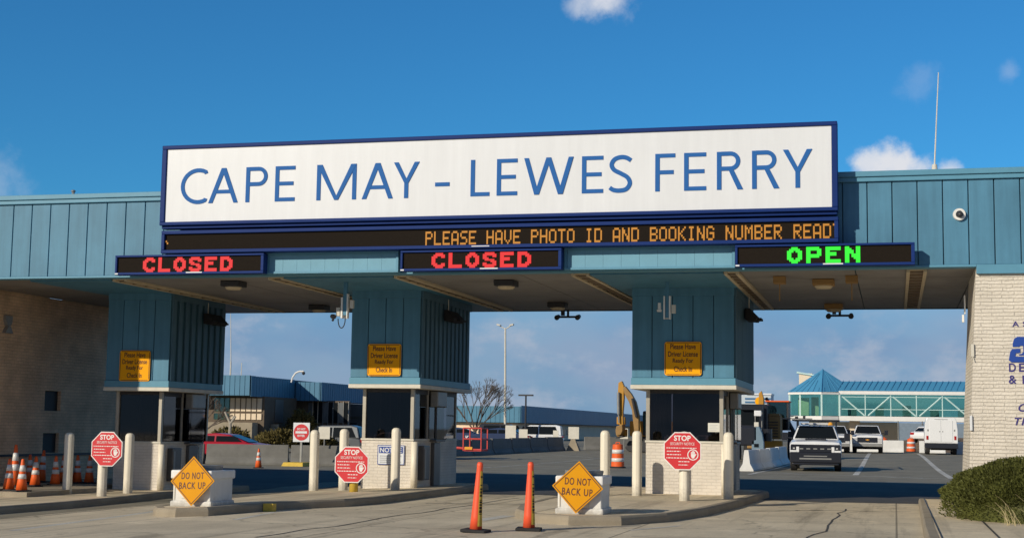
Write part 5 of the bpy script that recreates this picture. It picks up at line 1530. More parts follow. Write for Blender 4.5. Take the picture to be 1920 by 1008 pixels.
PG = 'cars parked beyond the barriers'
car('dark red low car behind the grey barrier right of the left booth', (-29.2, 61.6, .0), R(8), CRED, 'sedan', PG).scale = (1, 1, .88)
car('silver SUV behind the bollards left of the middle booth', (-33.0, 83.5, 0), R(185), CSILV, 'suv', PG)
car('dark SUV beside the silver SUV, just left of the middle booth', (-29.3, 87, 0), R(182), CDARK, 'suv', PG)
car('dark blue car low behind the red lift right of the middle booth', (-34.6, 117, .3), R(10), CBLUE, 'sedan', PG)
car('second dark blue car, right of the bare tree and left of the two small signs', (-30.6, 113, .3), R(190), CBLUE, 'sedan', PG)
car('black SUV behind the parked cars, left of the white minivan', (-33.0, 125, .3), R(5), CDARK, 'van', PG)
car('white minivan parked before the low tan building', (-29.4, 122, .25), R(188), CWHITE, 'van', PG)
car('dark car at the left end of the white minivan', (-31.5, 119, .2), R(183), CDARK, 'sedan', PG)
car('small white car just right of the white utility van', (7.4, 128, .5), R(80), CWHITE, 'suv', PG)
car('white car far left of the utility van behind the barriers', (3.1, 131, 1.0), R(60), CWHITE, 'sedan', PG)

# red boom lift behind the middle booth
bl_ = thing('boom_lift', 'red wheeled lift with rail basket poking out behind the middle booth', 'lift', (-22.6, 74, .05))
mb = MB()
X0, X1, Y0, Y1 = -21.5, -20.55, 73.2, 74.4
for z in (.55, 1.1, 1.65):
    mb.rod((X0, Y0, z), (X1, Y0, z), .04, .04, 6); mb.rod((X0, Y1, z), (X1, Y1, z), .04, .04, 6); mb.rod((X0, Y0, z), (X0, Y1, z), .04, .04, 6); mb.rod((X1, Y0, z), (X1, Y1, z), .04, .04, 6)
for x in (X0, X1):
    for y in (Y0, Y1): mb.rod((x, y, .5), (x, y, 1.65), .04, .04, 6)
mb.box(X0, X1, Y0, Y1, .48, .54); mb.rod((X0, Y0 + .5, .6), (-23.3, Y0 + .5, .7), .07, .07, 8)
mb.build('basket', PINKR, bl_)
mb = MB(); mb.box(-24.6, -22.6, 73.0, 75.0, .55, 1.15); mb.build('chassis', PINKR, bl_, bevel=.05)
mb = MB(); mb.box(-24.2, -22.9, 73.2, 74.6, 1.2, 2.1); mb.build('turret', GREY, bl_, bevel=.06)
mb = MB(); mb.box(-21.4, -21.0, 73.1, 73.19, .56, .70); mb.build('control_box', AMBER, bl_)
for x in (-24.3, -22.55):
    mb = MB(); mb.rod((x, 72.75, .42), (x, 73.05, .42), .42, .42, 20); wh = mb.build('wheel', RUB, bl_, bevel=.03)
    mb = MB(); mb.rod((x, 72.72, .42), (x, 72.8, .42), .2, .2, 14); mb.build('rim', GREY, wh)

# ------------------------------------------------------------------ excavator
ex = thing('excavator', 'yellow excavator with raised arm left of the right booth', 'excavator', (-15.4, 96, .28))


def E_(px_, py_):      # arm outline measured in the boom's own vertical plane (metres)
    return (-16.86 + (px_ - 735) / 18.2, 4.79 - (py_ - 433) / 18.2)


def arm(pts, y0, y1, name, m, parent, bevel=.03):
    mb = MB(); mb.prism([E_(*q) for q in pts], 'y', y0, y1); return mb.build(name, m, parent, bevel=bevel)


bm_ = arm([(743, 491), (748.5, 490), (748, 470), (744.5, 456), (739, 446.5), (731.5, 437.5), (729, 440), (731, 447), (736, 455.5), (740, 466), (741.5, 478)], 95.2, 95.75, 'boom', CATD, ex)
mb = MB(); a = E_(746.0, 474); b_ = E_(741, 452)
mb.rod((a[0], 95.1, a[1]), (b_[0], 95.1, b_[1]), .09, .09, 10); mb.build('boom_cylinder', DARK, ex)
arm([(722.8, 446), (723.5, 433.5), (727.5, 431.5), (730, 437), (730.2, 452), (729.0, 468), (729.5, 486), (725.5, 486), (724, 468)], 95.25, 95.7, 'stick', CAT, ex)
mb = MB(); a = E_(724, 445); b_ = E_(724.5, 471); mb.rod((a[0], 95.1, a[1]), (b_[0], 95.1, b_[1]), .10, .10, 10); c_ = E_(725, 481); mb.rod((b_[0], 95.1, b_[1]), (c_[0], 95.1, c_[1]), .05, .05, 8); mb.build('bucket_cylinder', GREY, ex)
arm([(722.5, 485), (729.5, 483), (730, 490), (728, 495), (722.5, 496.5), (721.5, 491)], 94.9, 96.0, 'bucket', CATD, ex)
arm([(721.5, 497.5), (730, 495.8), (730, 497.6), (721.5, 499.2)], 95.0, 95.9, 'bucket_teeth', DARK, ex)
mb = MB(); mb.box(-16.9, -13.6, 96.2, 98.6, 1.3, 2.3); mb.build('house', CAT, ex, bevel=.08)
mb = MB(); mb.box(-16.0, -15.4, 96.0, 97.4, 1.35, 2.95); cbx = mb.build('cab', DARK, ex, bevel=.08)
mb = MB(); mb.box(-16.02, -16.005, 96.15, 97.25, 1.9, 2.8); mb.box(-15.92, -15.48, 95.98, 95.995, 1.7, 2.8); mb.build('cab_glass', GLASST, cbx)
mb = MB(); mb.box(-17.7, -17.1, 96.0, 96.6, 1.25, 1.75); mb.box(-17.75, -17.2, 96.1, 96.6, 2.05, 2.55); mb.build('engine_cover', CAT, ex, bevel=.05)
for y in (96.0, 98.1):
    mb = MB(); mb.prism([(-17.2, .55), (-16.9, .28), (-13.4, .28), (-13.1, .6), (-13.4, 1.0), (-16.9, 1.0)], 'y', y, y + .6); mb.build('track', DARK, ex, bevel=.05)
mb = MB(); mb.box(-16.4, -14.2, 96.6, 98.1, .8, 1.3); mb.build('turntable', DARK, ex)

# loader beside the dark dump truck
ld = thing('wheel_loader', 'yellow-brown wheel loader with orange cab roof behind the white barriers', 'loader', (-6.5, 84, .1))
mb = MB(); mb.box(-6.98, -6.18, 83.6, 85.2, 1.30, 2.55); mb.prism([(-6.98, 2.551), (-6.18, 2.551), (-6.28, 2.72), (-6.86, 2.72)], 'y', 83.6, 85.2); hd = mb.build('bonnet', CATD, ld, bevel=.03)
mb = MB()
for k in range(6): mb.box(-6.84, -6.32, 83.56, 83.598, 1.42 + k * .16, 1.47 + k * .16)
mb.build('radiator_grille', DARK, hd)
mb = MB(); mb.box(-7.05, -6.15, 85.25, 85.4, 2.0, 2.4); mb.box(-7.05, -6.95, 85.2, 86.9, 2.2, 3.38); mb.box(-5.95, -5.85, 85.2, 86.9, 1.8, 3.38); mb.box(-7.05, -5.85, 86.8, 86.9, 1.8, 3.38); mb.build('cab_frame', DARK, ld)
mb = MB(); mb.box(-6.93, -5.97, 85.3, 85.32, 2.42, 3.37); mb.build('cab_glass', GLASST, ld)
mb = MB(); mb.box(-7.15, -5.8, 85.1, 87.0, 3.385, 3.47); mb.build('cab_roof', CONEO, ld, bevel=.03)
mb = MB(); mb.box(-7.05, -6.05, 82.9, 83.5, .55, 1.22); mb.build('counterweight', CAT, ld, bevel=.05)
mb = MB(); mb.rod((-6.0, 86.2, 2.4), (-5.35, 86.2, 1.2), .12, .12, 8); mb.box(-5.9, -5.0, 85.4, 86.6, 1.3, 1.75); mb.build('lift_arm', DARK, ld)
for s in (-7.25, -5.6):
    mb = MB(); mb.rod((s - .25, 84.8, .75), (s + .25, 84.8, .75), .70, .70, 22); wh = mb.build('wheel', RUB, ld, bevel=.04)
    mb = MB(); mb.rod((s - .27, 84.8, .75), (s + .27, 84.8, .75), .3, .3, 14); mb.build('rim', CAT, wh)
# raised yellow backhoe arm tip behind the truck
bh = thing('backhoe', 'orange-yellow raised backhoe arm standing behind the dark truck', 'backhoe', (-7.9, 90, .2))
mb = MB(); mb.prism([(-7.98, 2.0), (-7.62, 2.0), (-7.64, 3.75), (-7.76, 4.15), (-7.92, 4.0)], 'y', 89.8, 90.2); mb.build('stick', CAT, bh, bevel=.03)
mb = MB(); mb.rod((-7.55, 90.4, 3.75), (-6.9, 90.4, 2.7), .10, .08, 8); mb.rod((-6.9, 90.4, 2.7), (-6.2, 90.4, 2.5), .08, .08, 8); mb.build('boom', DARK, bh)
mb = MB(); mb.box(-8.6, -7.2, 89.5, 92, .7, 2.0); mb.build('body', CATD, bh, bevel=.05)
for s in (-8.7, -7.1):
    mb = MB(); mb.rod((s - .2, 91, .6), (s + .2, 91, .6), .58, .58, 18); mb.build('wheel', RUB, bh)
# dump truck
dt = thing('dump_truck', 'dark dump truck with blue-grey bonnet behind the right booth', 'truck', (-8, 79, .05))
mb = MB(); mb.prism([(-8.75, 1.0), (-6.95, 1.0), (-6.95, 3.05), (-8.75, 3.05)], 'y', 80.6, 82.2); cb_ = mb.build('cab', CDARK, dt, bevel=.06)
mb = MB(); mb.box(-8.6, -7.1, 80.57, 80.598, 2.05, 2.85); mb.build('windscreen', CARGL, cb_)
mb = MB(); mb.box(-8.35, -7.15, 79.0, 80.58, .95, 1.95); mb.build('bonnet', CDARK, dt, bevel=.08)
mb = MB(); mb.prism([(-7.35, .72), (-6.72, .72), (-6.72, 1.12), (-6.80, 1.60), (-6.95, 1.95), (-7.12, 1.95), (-7.12, 1.25), (-7.35, 1.22)], 'y', 79.0, 79.5); fn = mb.build('fender', CGREY, dt, bevel=.03)
mb = MB(); mb.box(-7.22, -6.98, 78.98, 78.999, .88, 1.06); mb.build('headlight', CARGL, fn)
mb = MB(); mb.box(-8.9, -6.8, 82.3, 86, 1.2, 3.2); mb.build('tipper_body', CDARK, dt, bevel=.05)
mb = MB(); mb.box(-8.05, -6.9, 80.3, 80.56, 2.86, 3.12); mb.build('visor', CDARK, dt)
for x in (-7.3, -6.95): 
    mb = MB(); mb.box(x - .02, x + .02, 80.50, 80.54, 1.5, 2.9); mb.build('pillar', GREY, dt)
mb = MB(); mb.box(-7.30, -6.92, 79.9, 80.1, 2.52, 2.82); mb.build('mirror', CWHITE, dt, bevel=.03)
mb = MB(); mb.box(-7.30, -7.05, 79.9, 80.0, 1.95, 2.2); mb.build('mirror', OFFW, dt, bevel=.03)
mb = MB(); mb.rod((-6.62, 80.3, 1.2), (-6.62, 80.3, 1.85), .24, .24, 14); mb.build('air_tank', CDARK, dt)
for s in (-8.6, -7.0):
    for y in (79.6, 84.2):
        mb = MB(); mb.rod((s - .15, y, .52), (s + .15, y, .52), .50, .50, 20); mb.build('wheel', RUB, dt, bevel=.03)


# ------------------------------------------------------------------ far buildings
def ribbed(mb, x0, x1, y, z0, z1, step, d=.06):
    x = x0
    while x < x1 - .01:
        mb.box(x + .02, min(x + step, x1) - .02, y, y + d, z0, z1); x += step


def ribbed_y(mb, x, y0, y1, z0, z1, step, d=.06):
    y = y0
    while y < y1 - .01:
        mb.box(x - d, x, y + .03, min(y + step, y1) - .03, z0, z1); y += step


tb = thing('terminal_building', 'low terminal building with blue fascia between the left and middle booths', 'building', (-52, 112, .3))
mb = MB(); ribbed(mb, -64, -48.0, 105, 3.92, 5.47, .42); ribbed_y(mb, -47.95, 105.05, 113.6, 3.85, 5.42, .5)
ribbed(mb, -47.9, -45.7, 113.65, 3.72, 5.25, .42); ribbed_y(mb, -45.63, 113.7, 135, 3.72, 5.25, .5)
mb.build('fascia', FASB, tb)
mb = MB(); mb.box(-64, -48.02, 105.07, 106, 3.95, 5.44); mb.box(-60, -48.02, 106, 130, 3.9, 5.40); mb.box(-48.02, -45.72, 113.75, 134, 3.75, 5.2); mb.build('roof', TEALD, tb)
mb = MB(); mb.box(-62, -47.75, 107.2, 107.4, .3, 3.9); mb.box(-47.95, -47.75, 107.41, 113.6, .3, 3.9); mb.box(-48.5, -43.6, 114.9, 115.1, .3, 3.75); mb.build('wall', TERM, tb)
mb = MB(); mb.box(-62, -48.2, 106.0, 107.1, .3, 1.85); mb.box(-48.5, -46.5, 113.5, 121, .3, 1.5); mb.build('plinth', KERB, tb)
for i in range(9):
    x_ = -52.0 + i * .46
    mb = MB(); mb.box(x_, x_ + .37, 107.1, 107.18, 2.72, 3.75); mb.box(x_, x_ + .37, 107.1, 107.18, 2.08, 2.55); mb.build('window', GLASST if i < 3 else CREAMW, tb)
mb = MB(); mb.box(-47.74, -47.70, 109.2, 110.8, 1.9, 3.7); mb.build('grey_panel', CSILV, tb)
for i in range(8):
    x_ = -47.2 + i * .45
    mb = MB(); mb.box(x_, x_ + .36, 114.8, 114.88, 1.95, 3.6); mb.build('window', CARGL if i % 3 else CSILV, tb)
    mb = MB(); mb.box(x_ + .385, x_ + .425, 114.78, 114.88, 1.6, 3.7); mb.build('mullion', CREAMW if i < 2 else GREY, tb)
for i in range(5):
    mb = MB(); mb.box(-49.4, -47.2, 108.5 - i * .35, 108.85 - i * .35, .3, 1.75 - i * .29); mb.build('step', KERB, tb)
mb = MB(); mb.box(-47.0, -41.5, 121.0, 128, .3, 2.5); mb.prism([(-47.2, 2.5), (-41.2, 2.5), (-42.5, 3.4), (-47.2, 3.7)], 'y', 120.7, 128.3)
sh = thing('grey_annex', 'small grey gabled annex right of the blue terminal building', 'building', (-44, 124, .3)); mb.build('wall', CSILV, sh)
mb = MB(); mb.box(-45.9, -45.2, 120.95, 120.99, .3, 2.0); mb.build('door', DARK, sh)

mbld = thing('low_building', 'long low tan building with a dark blue fascia behind the parked cars', 'building', (-50, 190, .3))
mb = MB(); ribbed(mb, -60, -44.2, 175, 2.48, 4.45, .6, .1); mb.build('front_fascia', TEAL, mbld)
mb = MB(); ribbed_y(mb, -44.1, 175.1, 270, 2.48, 4.55, 1.2, .1); mb.build('side_fascia', FASB, mbld)
mb = MB(); mb.box(-60, -44.22, 175.15, 269, 2.42, 4.40); mb.build('roof', TEALD, mbld)
mb = MB(); mb.box(-59.8, -45.0, 175.8, 268, .2, 2.42); mb.build('wall', LOWW, mbld)
mb = MB(); mb.box(-44.98, -44.95, 186, 188, .3, 2.4); mb.build('door', DARK, mbld)
for i in range(3):
    mb = MB(); mb.box(-44.98, -44.95, 202 + i * 3, 204 + i * 3, .9, 1.8); mb.build('window', CARGL, mbld)

# pedestrian bridge with pyramid roof
pb = thing('pedestrian_bridge', 'glazed teal pedestrian bridge with blue pyramid roof behind the right lane', 'bridge', (-2, 165, .3))
YB = 165.0
XP = -7.71
mb = MB()
ap = (XP, YB + 2.4, 8.8)
ev = [(-11.55, YB + 1.2, 6.18), (XP, YB - 1.3, 6.18), (-3.9, YB + 1.2, 6.3), (-3.9, YB + 5, 6.3), (-11.55, YB + 5, 6.2)]
va = mb.b.verts.new(ap); ve = [mb.b.verts.new(p_) for p_ in ev]
for i in range(5): mb.b.faces.new((ve[i], ve[(i + 1) % 5], va))
mb.b.faces.new(ve[::-1])
rf = mb.build('pyramid_roof', ROOFB, pb)
mb = MB()
for i in range(3):
    for k in range(6):
        f_ = (k + .5) / 6; a = Vector(ev[i]).lerp(Vector(ev[i + 1]), f_) if i < 2 else None
        if a is None: continue
        top_ = Vector(ap); e_ = Vector(ev[i]) if f_ < .5 else Vector(ev[i + 1])
        s_ = min(f_, 1 - f_) * 2
        tgt = e_.lerp(Vector(ev[i + 1]) if f_ < .5 else Vector(ev[i]), 0).lerp(top_, .95) if False else a.lerp(top_, .95 * s_ + .02)
        mb.rod(a + Vector((0, -.03, .03)), tgt + Vector((0, -.03, .03)), .035, .035, 4)
mb.rod(Vector(ev[1]) + Vector((0, -.02, .03)), Vector(ap), .06, .06, 6)
mb.build('roof_seam', ROOFB, rf)
mb = MB()
mb.hexa([(-5.9, YB, 6.42), (24, YB, 6.42), (24, YB + 2.0, 7.55), (-6.8, YB + 2.0, 7.45), (-5.9, YB + .02, 6.36), (24, YB + .02, 6.36), (24, YB + 2.0, 7.4), (-6.8, YB + 2.0, 7.3)])
mb.hexa([(-6.0, YB + 4, 6.42), (24, YB + 4, 6.42), (24, YB + 2.02, 7.55), (-6.8, YB + 2.02, 7.45), (-6.0, YB + 4, 6.36), (24, YB + 4, 6.36), (24, YB + 2.02, 7.4), (-6.8, YB + 2.02, 7.3)])
gr_ = mb.build('gallery_roof', ROOFB, pb)
mb = MB()
x = -6.0
while x < 24:
    mb.rod((x, YB - .02, 6.44), (x + .55, YB + 1.98, 7.56), .035, .035, 4); x += .62
mb.build('roof_seam', ROOFB, gr_)
mb = MB()
mb.box(-5.9, 24, YB - .12, YB + .1, 5.98, 6.34); mb.box(-5.9, 24, YB - .15, YB + 4, 3.12, 3.62)
mb.prism([(-11.45, YB + 1.1), (XP, YB - 1.25), (-5.85, YB - .2), (-5.85, YB + .0), (XP, YB - 1.0), (-11.45, YB + 1.4)], 'z', 5.94, 6.17)
mb.prism([(-11.45, YB + 1.1), (XP, YB - 1.25), (-5.95, YB - .2), (-5.95, YB + 4), (-11.45, YB + 4.2)], 'z', 3.12, 3.58)
mb.build('band', WHITE, pb)
mb = MB(); mb.box(-5.8, 24, YB + .12, YB + .16, 3.63, 5.97)
mb.prism([(-11.3, YB + 1.25), (XP, YB - 1.05), (-5.85, YB - .05), (-5.85, YB + .0), (XP, YB - .98), (-11.3, YB + 1.32)], 'z', 3.6, 5.93)
mb.build('glazing', GLASST, pb)
mb = MB(); mb.box(-5.8, 24, YB + 3.7, YB + 3.74, 3.63, 6.3); mb.prism([(-11.3, YB + 4.1), (-11.3, YB + 4.0), (-5.9, YB + 4.0), (-5.9, YB + 4.1)], 'z', 3.6, 6.1); mb.build('rear_glazing', GLASST, pb)
mb = MB()
x = -5.8
while x < 24:
    mb.box(x - .05, x + .05, YB + .03, YB + .115, 3.63, 5.97); x += 2.68
mb.box(-5.8, 24, YB + .04, YB + .11, 4.35, 4.42); mb.box(-5.8, 24, YB + .04, YB + .11, 5.68, 5.74)
for q in ((-11.3, YB + 1.2), (-10.1, YB + .45), (XP, YB - 1.12), (-5.85, YB - .12)):
    mb.box(q[0] - .09, q[0] + .09, q[1] - .05, q[1] + .1, 3.6, 5.93)
mb.build('mullion', TEALM, pb)
mb = MB()
for k in range(11):
    x = -5.7 + k * 2.68
    a, b_ = ((x + .15, 5.75), (x + 2.5, 3.7)) if k % 2 == 0 else ((x + .2, 3.7), (x + 2.5, 5.75))
    mb.rod((a[0], YB + .0, a[1]), (b_[0], YB + .0, b_[1]), .085, .085, 6)
mb.build('truss_brace', TEALM, pb)
mb = MB(); mb.box(-11.3, 24, YB + .5, YB + 3.6, 3.621, 3.66)
for k in range(9):
    x = -5 + k * 2.9; mb.box(x, x + .9, YB + 1.5, YB + 2.2, 3.661, 4.35 + .25 * (k % 3))
mb.build('interior', CHAIN, pb)
mb = MB(); mb.box(-10.4, -9.2, YB + 2.0, YB + 2.2, 3.67, 5.6); mb.box(-9.0, -8.2, YB + 2.6, YB + 2.7, 3.67, 5.7); mb.build('lift_shaft', CREAMW, pb)
mb = MB(); mb.box(-10.35, -8.9, YB + 3.0, YB + 4.5, 6.0, 8.35); st_ = mb.build('stair_tower', CREAMW, pb)
mb = MB(); mb.prism([(-10.6, 8.36), (-8.6, 8.05), (-8.6, 8.2), (-10.6, 8.55)], 'y', YB + 2.8, YB + 4.7); mb.build('tower_roof', TEALM, st_)
for x in (-4.3, 12):
    mb = MB(); mb.box(x - .55, x + .55, YB + 1.5, YB + 2.5, .3, 3.11); mb.build('pier', CREAMW, pb)
mb = MB(); mb.box(-9.4, .3, YB + 5, YB + 9, .3, 3.05)
solo(mb.build('tan_block_building', CREAMW), 'plain tan block building in shade beneath the glazed bridge', 'building')
cf = thing('mesh_fence', 'blue-grey screened mesh fence below the glazed bridge', 'fence', (4, 158, .3))
mb = MB(); mb.box(.3, 22, 158, 158.05, .3, 2.9); mb.build('screen', CHAIN, cf)
mb = MB()
for k in range(10): mb.rod((.3 + k * 2.4, 157.95, .3), (.3 + k * 2.4, 157.95, 3.1), .06, .06, 6)
mb.build('post', GREY, cf)

# ferry far behind
fe = thing('ferry', 'pale ferry upper deck with a yellow sun emblem above the dark truck', 'ferry', (-24, 262, 0))
mb = MB(); mb.box(-32, -21.0, 262, 268, .2, 8.3); mb.build('superstructure', FERW, fe)
mb = MB()
for z in (6.3, 6.9, 7.5): mb.box(-25.5, -20.98, 261.9, 261.98, z, z + .28)
mb.prism([(-22.2, 5.9), (-20.96, 5.9), (-20.96, 6.6)], 'y', 261.85, 261.95)
mb.build('blue_stripe', FERB, fe)
mb = MB(); mb.rod((-23.0, 261.8, 7.2), (-23.0, 261.7, 7.2), .75, .75, 24); mb.build('sun_emblem', GOLD, fe)
mb = MB(); mb.box(-25.2, -20.9, 261.8, 268.2, 8.31, 8.6); mb.build('top_deck', SIGNW, fe)

# ------------------------------------------------------------------ poles and masts
t = thing('light_pole', 'tall pale double-headed light pole between the middle and right booths', 'light pole', (-35.4, 134, .3))
mb = MB(); mb.rod((-35.3, 134, .3), (-35.45, 134, 11.1), .13, .08, 10); mb.build('pole', OFFW, t)
for s in (-1, 1):
    mb = MB(); mb.rod((-35.45, 134, 11.0), (-35.45 + .6 * s, 134, 11.35), .05, .05, 6); mb.hexa([(-35.45 + s * .45, 133.8, 11.3), (-35.45 + s * .8, 133.8, 11.35), (-35.45 + s * .8, 134.2, 11.35), (-35.45 + s * .45, 134.2, 11.3), (-35.45 + s * .45, 133.8, 11.42), (-35.45 + s * .8, 133.8, 11.5), (-35.45 + s * .8, 134.2, 11.5), (-35.45 + s * .45, 134.2, 11.42)]); mb.build('lamp_head', OFFW, t)
t = thing('light_pole', 'short dark T-shaped light pole before the low tan building', 'light pole', (-29.9, 120, .3))
mb = MB(); mb.rod((-29.87, 120, .3), (-29.87, 120, 4.5), .09, .07, 8); mb.build('pole', DARK, t)
for s in (-1, 1):
    mb = MB(); mb.box(min(-29.87, -29.87 + s * .62), max(-29.87, -29.87 + s * .62), 119.85, 120.15, 4.42, 4.55); mb.build('lamp_head', DARK, t)
mb = MB(); mb.rod((-71.0, 150, 5), (-71.0, 150, 8.6), .10, .08, 8); mb.rod((-71.0, 150, 8.6), (-71.25, 150, 14.2), .05, .03, 8)
solo(mb.build('mast', OFFW), 'tall thin white mast above the terminal right of the left booth', 'mast')
mb = MB(); mb.rod((-69.7, 150, 5), (-69.7, 150, 8.5), .06, .04, 8)
solo(mb.build('mast', OFFW), 'short thin white mast right of the tall one on the terminal', 'mast')
t = thing('gooseneck_camera', 'white gooseneck camera arm on the terminal building roof', 'camera', (-46.7, 110, 5.2))
mb = MB()
pr = None
for q in ((-46.75, 5.1), (-46.65, 5.5), (-46.4, 5.85), (-46.1, 5.98), (-45.7, 5.98)):
    if pr: mb.rod((pr[0], 110, pr[1]), (q[0], 110, q[1]), .07, .07, 8)
    pr = q
mb.build('arm', WHITE, t)
mb = MB(); mb.lathe([(.04, .0), (.13, .08), (.13, .2), (.05, .26)], (-45.72, 110, 5.7), 12); mb.build('camera_head', DARK, t)


# ------------------------------------------------------------------ plants
def branch(mb, p, d, ln_, r_, depth, rr, spread=.6, rmin=.012):
    q = p + d * ln_
    mb.rod(p, q, r_, max(r_ * .68, rmin), 5 if depth > 1 else 4, cap=False)
    if depth == 0: return
    for _ in range(rr.choice((2, 3, 3))):
        nd = (d + Vector((rr.uniform(-1, 1), rr.uniform(-1, 1), rr.uniform(-.35, .75))) * spread).normalized()
        branch(mb, q, nd, ln_ * rr.uniform(.62, .86), max(r_ * .62, rmin), depth - 1, rr, spread, rmin)


rr = random.Random(11)
t = thing('bare_tree', 'leafless tree with fine bare twigs just right of the middle booth', 'tree', (-37.2, 130, .3))
mb = MB(); mb.rod((-37.2, 130, .25), (-37.1, 130, 1.5), .22, .17, 8); mb.build('trunk', BARK, t)
mb = MB()
for d in ((-.7, 0, .8), (.75, .1, .75), (.15, .3, 1), (-.2, -.3, 1), (.5, -.2, .9)):
    branch(mb, Vector((-37.1, 130, 1.4)), Vector(d).normalized(), 1.45, .085, 5, rr, .55, .010)
mb.build('branches', BARK, t)
t = thing('pollard_tree', 'pale pollarded tree with a bare Y fork before the terminal shrubs', 'tree', (-35.4, 75, 0))
mb = MB(); mb.rod((-35.45, 75, .0), (-35.4, 75, 1.75), .10, .08, 8); mb.build('trunk', BARKP, t)
mb = MB(); mb.rod((-35.4, 75, 1.7), (-35.75, 75, 2.35), .07, .055, 8); mb.rod((-35.4, 75, 1.7), (-35.1, 75, 2.1), .07, .055, 8); mb.rod((-35.4, 75, 1.7), (-35.35, 75.3, 2.1), .06, .05, 8); mb.build('limb', BARKP, t)
t = thing('bare_tree', 'dark bare shrubby tree beside the left booth before the terminal', 'tree', (-43.5, 88, 0))
mb = MB(); mb.rod((-43.5, 88, 0), (-43.5, 88, 1.2), .12, .1, 6); mb.build('trunk', BARK, t)
mb = MB()
for d in ((-.7, 0, .6), (.7, .1, .55), (.1, .3, 1), (-.3, -.3, .8)): branch(mb, Vector((-43.5, 88, 1.1)), Vector(d).normalized(), .75, .07, 4, rr, .7, .018)
mb.build('branches', BARK, t)


def leafy(mb, n, cx, cy, cz, rx, ry, rz, size, rr, up=.35, lump=.25, skin=.75, blade=1.0, boxy=1.0):
    for _ in range(n):
        v = Vector((rr.gauss(0, 1), rr.gauss(0, 1), rr.gauss(0, 1))).normalized()
        if v.z < -.25: v.z = -v.z * .5
        v.normalize()
        v = Vector((v.x, v.y, math.copysign(abs(v.z) ** boxy, v.z)))
        k = 1 + lump * noise.noise(Vector((v.x * 2.1 + cx, v.y * 2.1 + cy, v.z * 2.1))) + lump * .6 * noise.noise(Vector((v.x * 6 + cx, v.y * 6, v.z * 6)))
        d = rr.uniform(skin, 1.0) ** .6
        p = Vector((cx + v.x * rx * k * d, cy + v.y * ry * k * d, cz + v.z * rz * k * d))
        nn = (Vector((v.x / rx, v.y / ry, v.z / rz)).normalized() + Vector((rr.uniform(-1, 1), rr.uniform(-1, 1), rr.uniform(-1, 1))) * .8).normalized()
        ax = (Vector((0, 0, 1)) * up + v + Vector((rr.uniform(-1, 1), rr.uniform(-1, 1), rr.uniform(-1, 1))) * .7).normalized()
        sd = ax.cross(nn)
        if sd.length < .05: continue
        sd.normalize()
        s_ = size * rr.uniform(.6, 1.3); w_ = s_ * .22 * blade
        mb.quad(p - sd * w_, p + sd * w_, p + ax * s_ + sd * w_ * .3, p + ax * s_ - sd * w_ * .3)


jn = thing('juniper_bush', 'broad rounded green juniper bush at the lower right corner', 'bush', (2.5, 27.6, .16))
mb = MB(); leafy(mb, 95000, 2.84, 27.9, .12, 1.95, 1.75, 1.13, .036, rr, up=.25, lump=.12, skin=.86, boxy=.56, blade=1.5)
mb.build('foliage', LEAF1, jn)
mb = MB(); leafy(mb, 900, 3.0, 26.9, .78, .34, .3, .2, .06, rr, up=.3, lump=.3, skin=.3); leafy(mb, 700, 3.75, 26.7, .55, .3, .25, .2, .06, rr, up=.3, lump=.3, skin=.3); mb.build('dead_patch', LEAF3, jn)

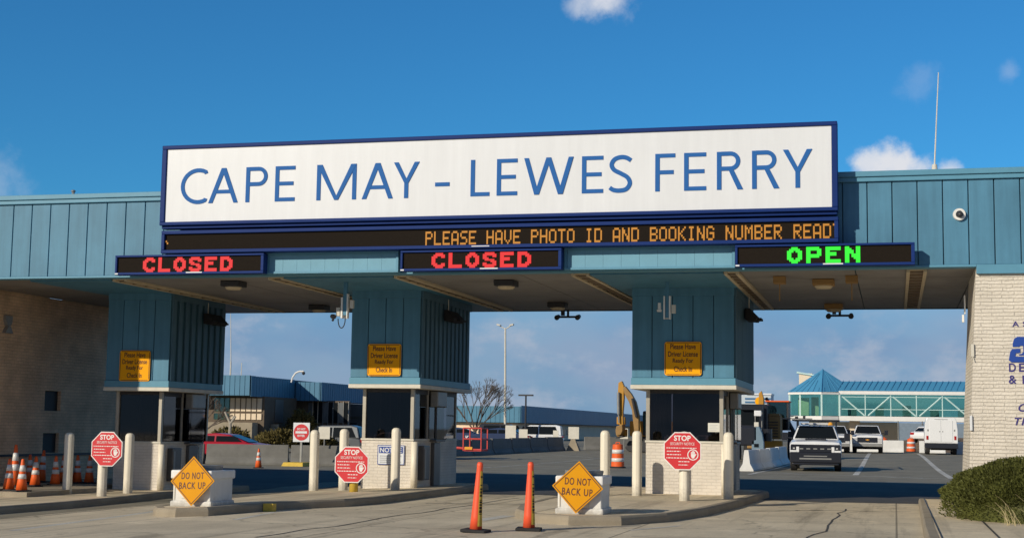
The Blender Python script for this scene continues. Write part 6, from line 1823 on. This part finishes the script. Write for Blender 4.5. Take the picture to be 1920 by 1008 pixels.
mb = MB()
b = mb.b
n_, m_ = 28, 14
rg = []
for j in range(m_):
    ph = math.pi / 2 * j / (m_ - 1)
    ring = []
    for i in range(n_):
        a = 2 * math.pi * i / n_
        v = Vector((math.cos(a) * math.cos(ph), math.sin(a) * math.cos(ph), math.sin(ph) ** .56))
        k = .90 * (1 + .12 * noise.noise(Vector((v.x * 2.1 + 2.86, v.y * 2.1 + 27.9, v.z * 2.1))))
        ring.append(b.verts.new((2.84 + v.x * 1.95 * k, 27.9 + v.y * 1.75 * k, .12 + v.z * 1.13 * k)))
    rg.append(ring)
for A, B in zip(rg, rg[1:]):
    for i in range(n_): b.faces.new((A[i], A[(i + 1) % n_], B[(i + 1) % n_], B[i]))
mb.build('inner_twigs', LEAF1, jn, smooth=True)
mb = MB()
for k in range(36):
    x0 = rr.uniform(1.55, 2.7); y0 = rr.uniform(25.75, 26.25)
    p0 = Vector((x0 + .2, y0, .14)); p = p0.copy(); d = Vector((rr.uniform(-.7, .15), rr.uniform(-.25, .1), 1)).normalized()
    L_ = rr.uniform(.10, .2) if k > 10 else rr.uniform(.16, .24)
    for s in range(4):
        q = p + d * L_ * .7; w_ = .006 * (1 - s * .2)
        mb.quad(p + Vector((-w_, 0, 0)), p + Vector((w_, 0, 0)), q + Vector((w_ * .7, 0, 0)), q + Vector((-w_ * .7, 0, 0)))
        p = q; d = (d + Vector((rr.uniform(-.35, .1), 0, -.18))).normalized()
tag(mb.build('dry_grass', DRY), 'tuft of dry straw grass before the juniper bush', 'grass', kind='stuff')
for (x_, y_, s_, lab) in ((-39.6, 84, .95, 'olive rounded shrub left of the pollarded tree'), (-34.6, 80, .95, 'olive rounded shrub right of the pollarded tree'), (-33.0, 82, .7, 'low dark shrub at the right end of the terminal planting')):
    t = thing('shrub', lab, 'shrub', (x_, y_, 0), group='shrubs before the terminal')
    mb = MB(); leafy(mb, 2600, x_, y_, .5, 1.35 * s_, 1.1 * s_, .95 * s_, .17, rr, up=.3, lump=.35, skin=.5, blade=1.6); mb.build('foliage', LEAF2, t)
    mb = MB(); mb.rod((x_, y_, 0), (x_, y_, .7), .08, .05, 6); mb.build('stem', BARK, t)
t = thing('shrub', 'dark shrub against the terminal building steps', 'shrub', (-46.0, 110, .3), group='shrubs before the terminal')
mb = MB(); leafy(mb, 2200, -46.0, 110.5, 1.5, 1.1, .9, 1.3, .2, rr, up=.4, lump=.4, skin=.4, blade=1.6); mb.build('foliage', LEAF2, t)
mb = MB(); mb.rod((-46, 110.5, .3), (-46, 110.5, 1.6), .08, .05, 6); mb.build('stem', BARK, t)
